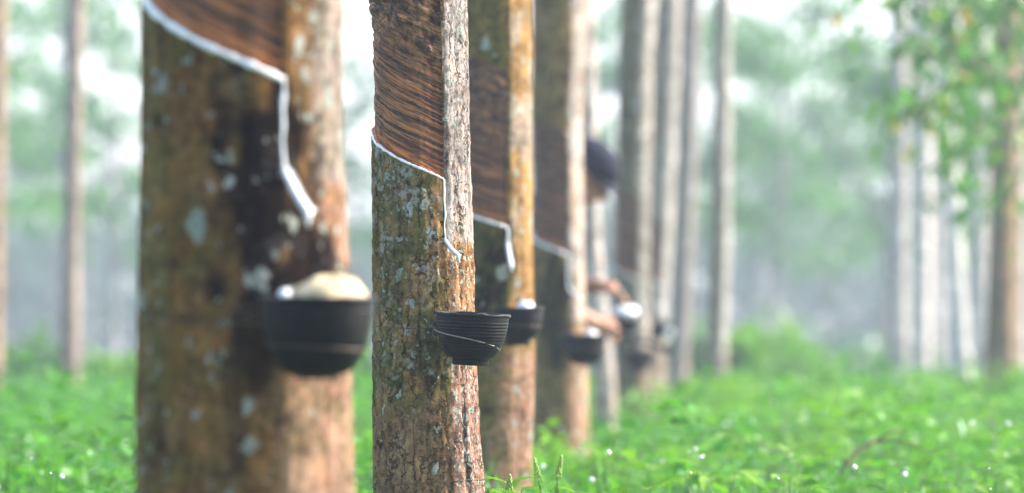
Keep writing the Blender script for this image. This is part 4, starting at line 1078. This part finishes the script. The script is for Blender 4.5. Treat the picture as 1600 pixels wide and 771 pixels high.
# ------------------------------------------------------------------ the worker, kneeling behind the fourth trunk
def worker():
    D0 = 20.2
    root = empty('person', (0.05, D0, 0), 'person in a dark cap kneeling behind a trunk, leaning in and emptying a cup', 'person')
    ox = 0.05
    def L(x, y, z): return Vector((x - ox, y, z))
    pel = L(-0.10, 0, 0.47); wst = L(-0.06, 0, 0.62); chs = L(0.04, 0, 0.80); nkb = L(0.12, 0, 0.92); nk = L(0.185, 0, 0.975)
    hd = L(X(917, D0), 0, 1.055)
    tilt = Matrix.Rotation(R(38), 3, 'Y')         # looking down and forward
    b = MB()
    def H(x, y, z): return hd + tilt @ Vector((x, y, z))
    b.ellip(pel, (0.12, 0.165, 0.12)); b.cone(pel, wst, 0.125, 0.115); b.ellip(wst, (0.105, 0.14, 0.12))
    b.ellip(chs, (0.115, 0.165, 0.16), Matrix.Rotation(R(30), 3, 'Y')); b.cone(wst, chs, 0.11, 0.12); b.cone(chs, nkb, 0.11, 0.07)
    b.cone(nkb, nk, 0.06, 0.055); b.cone(nk, H(-0.01, 0, -0.05), 0.055, 0.055)
    b.ellip(H(-0.005, 0, 0.02), (0.096, 0.076, 0.098), tilt); b.ellip(H(0.022, 0, -0.052), (0.066, 0.060, 0.066), tilt)
    b.ellip(H(0.050, 0, -0.088), (0.028, 0.030, 0.024), tilt)                                     # chin
    b.cone(H(0.085, 0, 0.0), H(0.106, 0, -0.034), 0.009, 0.014); b.ellip(H(0.080, 0, -0.062), (0.012, 0.024, 0.009), tilt)
    b.ellip(H(0.078, 0, 0.022), (0.018, 0.05, 0.012), tilt)
    for sgn in (-1, 1):
        b.ellip(H(-0.012, sgn * 0.077, -0.012), (0.018, 0.009, 0.030), tilt)
    # arms: near (-Y) arm low with the tool, far (+Y) arm above with the cup
    shn, shf = L(0.09, -0.19, 0.865), L(0.09, 0.19, 0.865)
    eln = L(0.13, -0.24, 0.60); elf = L(0.17, 0.22, 0.645)
    wrn = L(X(930, D0), -0.10, Z(506, D0)); wrf = L(X(928, D0), 0.08, Z(446, D0))
    for sh, el, wr in ((shn, eln, wrn), (shf, elf, wrf)):
        b.cone(chs + (sh - chs) * 0.6, sh, 0.08, 0.062); b.cone(sh, el, 0.056, 0.044); b.cone(el, wr, 0.043, 0.028)
    # legs: near knee on the ground, far foot planted
    hn, hf = pel + Vector((0.02, -0.09, -0.03)), pel + Vector((0.02, 0.09, -0.03))
    kn = L(0.02, -0.13, 0.075); kf = L(0.17, 0.14, 0.47); an = L(-0.36, -0.12, 0.075); af = L(0.10, 0.14, 0.09)
    b.cone(hn, kn, 0.088, 0.062); b.cone(kn, an, 0.058, 0.040); b.cone(hf, kf, 0.088, 0.062); b.cone(kf, af, 0.056, 0.040)
    b.cone(an, an + Vector((-0.03, 0, -0.035)), 0.036, 0.030); b.cone(af, af + Vector((0.14, 0, -0.05)), 0.036, 0.026)
    # hands
    def hand(wr, palm_end, side, fingers, thumb):
        b.cone(wr, palm_end, 0.027, 0.024); ax = (palm_end - wr).normalized()
        b.cone(wr + ax * 0.03 + side * 0.022, palm_end + side * 0.024, 0.015, 0.014); b.cone(wr + ax * 0.03 - side * 0.020, palm_end - side * 0.022, 0.015, 0.014)
        for k, (ln, curl) in enumerate(fingers):
            o = palm_end + side * (0.027 - 0.018 * k); dn = thumb[1]
            p0 = o - ax * 0.01; prev = p0; a = 0.0
            for seg, rr in ((ln * 0.45, 0.0095), (ln * 0.32, 0.0088), (ln * 0.25, 0.0080)):
                a += curl; nx = prev + (ax * math.cos(a) + dn * math.sin(a)) * seg
                b.cone(prev, nx, rr, rr * 0.93, 10); prev = nx
        t0 = wr + ax * 0.035 + side * 0.026; t1 = t0 + (side * 0.55 + ax * 0.75 + thumb[1] * 0.3).normalized() * 0.036; t2 = t1 + (ax * 0.8 + thumb[1] * 0.6).normalized() * 0.028
        b.cone(t0, t1, 0.0125, 0.0105, 10); b.cone(t1, t2, 0.0105, 0.009, 10)
    CUPC = L(X(972, D0), 0.0, Z(508, D0))
    pf = L(X(957, D0), 0.05, Z(449, D0)); hand(wrf, pf, Vector((0, -1, 0)), ((0.078, 0.42), (0.086, 0.40), (0.080, 0.42), (0.064, 0.46)), (0, Vector((0.12, -0.15, -1)).normalized()))
    pn = L(X(957, D0), -0.085, Z(516, D0)); hand(wrn, pn, Vector((0, 0.35, 0.94)).normalized(), ((0.076, 0.62), (0.084, 0.66), (0.078, 0.70), (0.062, 0.75)), (0, Vector((0, 0.95, -0.3)).normalized()))
    body = remeshed(b, 'body', M['skin'], 0.006, root, 3)
    # clothes
    s = MB()
    s.ellip(wst + Vector((0, 0, -0.05)), (0.128, 0.16, 0.13)); s.ellip(pel + Vector((0, 0, 0.07)), (0.13, 0.172, 0.09)); s.ellip(chs, (0.128, 0.178, 0.168), Matrix.Rotation(R(30), 3, 'Y')); s.cone(wst, chs, 0.125, 0.133); s.cone(chs, nkb - Vector((0.01, 0, 0.01)), 0.122, 0.082)
    for sh, el in ((shn, eln), (shf, elf)):
        s.cone(chs + (sh - chs) * 0.6, sh, 0.09, 0.074); s.cone(sh, sh.lerp(el, 0.62), 0.068, 0.062)
    remeshed(s, 'shirt', M['shirt'], 0.009, root, 3)
    t = MB()
    t.ellip(pel + Vector((0, 0, -0.01)), (0.134, 0.178, 0.115))
    for h, k, a in ((hn, kn, an), (hf, kf, af)):
        t.cone(h, k, 0.101, 0.074); t.cone(k, k.lerp(a, 0.86), 0.071, 0.056)
    remeshed(t, 'trousers', M['trousers'], 0.009, root, 3)
    for a, tip in ((an, Vector((-0.07, 0, -0.06))), (af, Vector((0.17, 0, -0.055)))):
        m = MB(); m.cone(a, a + tip, 0.046, 0.034); m.ellip(a + Vector((-0.01, 0, -0.03)), (0.05, 0.042, 0.055)); remeshed(m, 'boot', M['rubber'], 0.008, root, 3)
    h = MB(); h.ellip(H(-0.028, 0, 0.0), (0.085, 0.080, 0.082), tilt); remeshed(h, 'hair', M['hair'], 0.006, root, 2)
    for sgn in (-1, 1): MB().ellip(H(0.082, sgn * 0.031, 0.004), (0.010, 0.013, 0.009), tilt, 12, 8).build('eye', M['eye'], root)
    # cap: soft crown with a short peak, pulled low
    c = MB(); c.ellip(H(-0.010, 0, 0.052), (0.116, 0.096, 0.082), tilt); c.ellip(H(-0.02, 0, 0.035), (0.108, 0.096, 0.062), tilt)
    cap = remeshed(c, 'cap', M['cap'], 0.006, root, 3)
    V, F = [], []; nA, nR = 15, 5
    for lay in (0, 1):
        for i in range(nR):
            for j in range(nA):
                a = -1.25 + 2.5 * j / (nA - 1); rr = 1 + 0.62 * i / (nR - 1) * math.cos(a) ** 0.8
                V.append(H(-0.010 + 0.100 * rr * math.cos(a), 0.086 * (1 + 0.1 * i / nR) * math.sin(a), 0.030 - 0.016 * (i / (nR - 1)) - 0.020 * math.sin(a) ** 2 - 0.003 * lay))
    for lay in (0, 1):
        for i in range(nR - 1):
            for j in range(nA - 1): q = lay * nR * nA + i * nA + j; F.append((q, q + 1, q + nA + 1, q + nA))
    n0 = nR * nA
    for j in range(nA - 1): F.append((j, j + 1, n0 + j + 1, n0 + j)); q = (nR - 1) * nA + j; F.append((q, q + 1, n0 + q + 1, n0 + q))
    for i in range(nR - 1): q = i * nA; F.append((q, q + nA, n0 + q + nA, n0 + q)); q += nA - 1; F.append((q, q + nA, n0 + q + nA, n0 + q))
    MB().add(V, F).build('peak', M['cap'], cap)
    # what the hands hold
    cw = Vector((root.location.x, D0, 0))
    cpos = cw + CUPC + Vector((0, 0.0, -0.005))
    cup = make_cup(cpos - Vector((0.0, 0, 0.03)), (0.0, 0.28), 'black cup full of white latex held in the worker\'s hands', 9, scale=0.72, group=None)
    lump(cpos + Vector((0.012, 0, 0.050)), (0.046, 0.046, 0.030), 'bright white latex heap in the cup held by the worker', M['latex'], 12)
    a = cw + L(X(946, D0), -0.080, Z(511, D0)); e = Vector((X(1046, D0), a.y - 0.06, Z(549, D0)))
    t_root = empty('scraper', a, 'dark stick-like scraper in the worker\'s lower hand pointing down to the right', 'tool')
    q = e - a
    MB().tube([q * -0.12, q * 0.0, q * 0.35, q * 0.62], [0.010, 0.011, 0.010, 0.008], 10).build('handle', M['tool'], t_root)
    u = q.normalized(); sd2 = Vector((0, 1, 0)); up2 = u.cross(sd2)
    V = []
    for f, wd, th in ((0.60, 0.007, 0.0025), (0.75, 0.009, 0.0022), (0.92, 0.014, 0.0018), (1.0, 0.016, 0.001)):
        for (i, j) in ((-1, -1), (1, -1), (1, 1), (-1, 1)): V.append(q * f + up2 * wd * i + sd2 * th * j + Vector((0, 0, -0.02 * max(0, f - 0.75))))
    F = [(0, 1, 2, 3), (15, 14, 13, 12)]
    for k in range(3):
        for j in range(4): F.append((k * 4 + j, k * 4 + (j + 1) % 4, k * 4 + 4 + (j + 1) % 4, k * 4 + 4 + j))
    MB().add(V, F).build('blade', M['wire'], t_root, smooth=False)
worker()

# ------------------------------------------------------------------ mist
def haze():
    x0, x1, y0, y1, z0, z1 = -152, 152, -62, 176, -1.2, 15.5
    V = [(x, y, z) for z in (z0, z1) for y in (y0, y1) for x in (x0, x1)]
    F = [(0, 2, 3, 1), (4, 5, 7, 6), (0, 1, 5, 4), (2, 6, 7, 3), (0, 4, 6, 2), (1, 3, 7, 5)]
    m = bpy.data.materials.new('mist'); m.use_nodes = True; nt = m.node_tree
    for n in list(nt.nodes):
        if n.type == 'BSDF_PRINCIPLED': nt.nodes.remove(n)
    v = nt.nodes.new('ShaderNodeVolumePrincipled'); v.inputs['Color'].default_value = (0.54, 0.62, 0.76, 1); v.inputs['Density'].default_value = HAZE
    v.inputs['Anisotropy'].default_value = 0.75
    nt.links.new(v.outputs[0], nt.nodes['Material Output'].inputs['Volume'])
    tag(mesh_np('haze', np.array(V), F, m, smooth=False), 'pale blue morning mist filling the plantation', 'haze', kind='stuff')
haze()
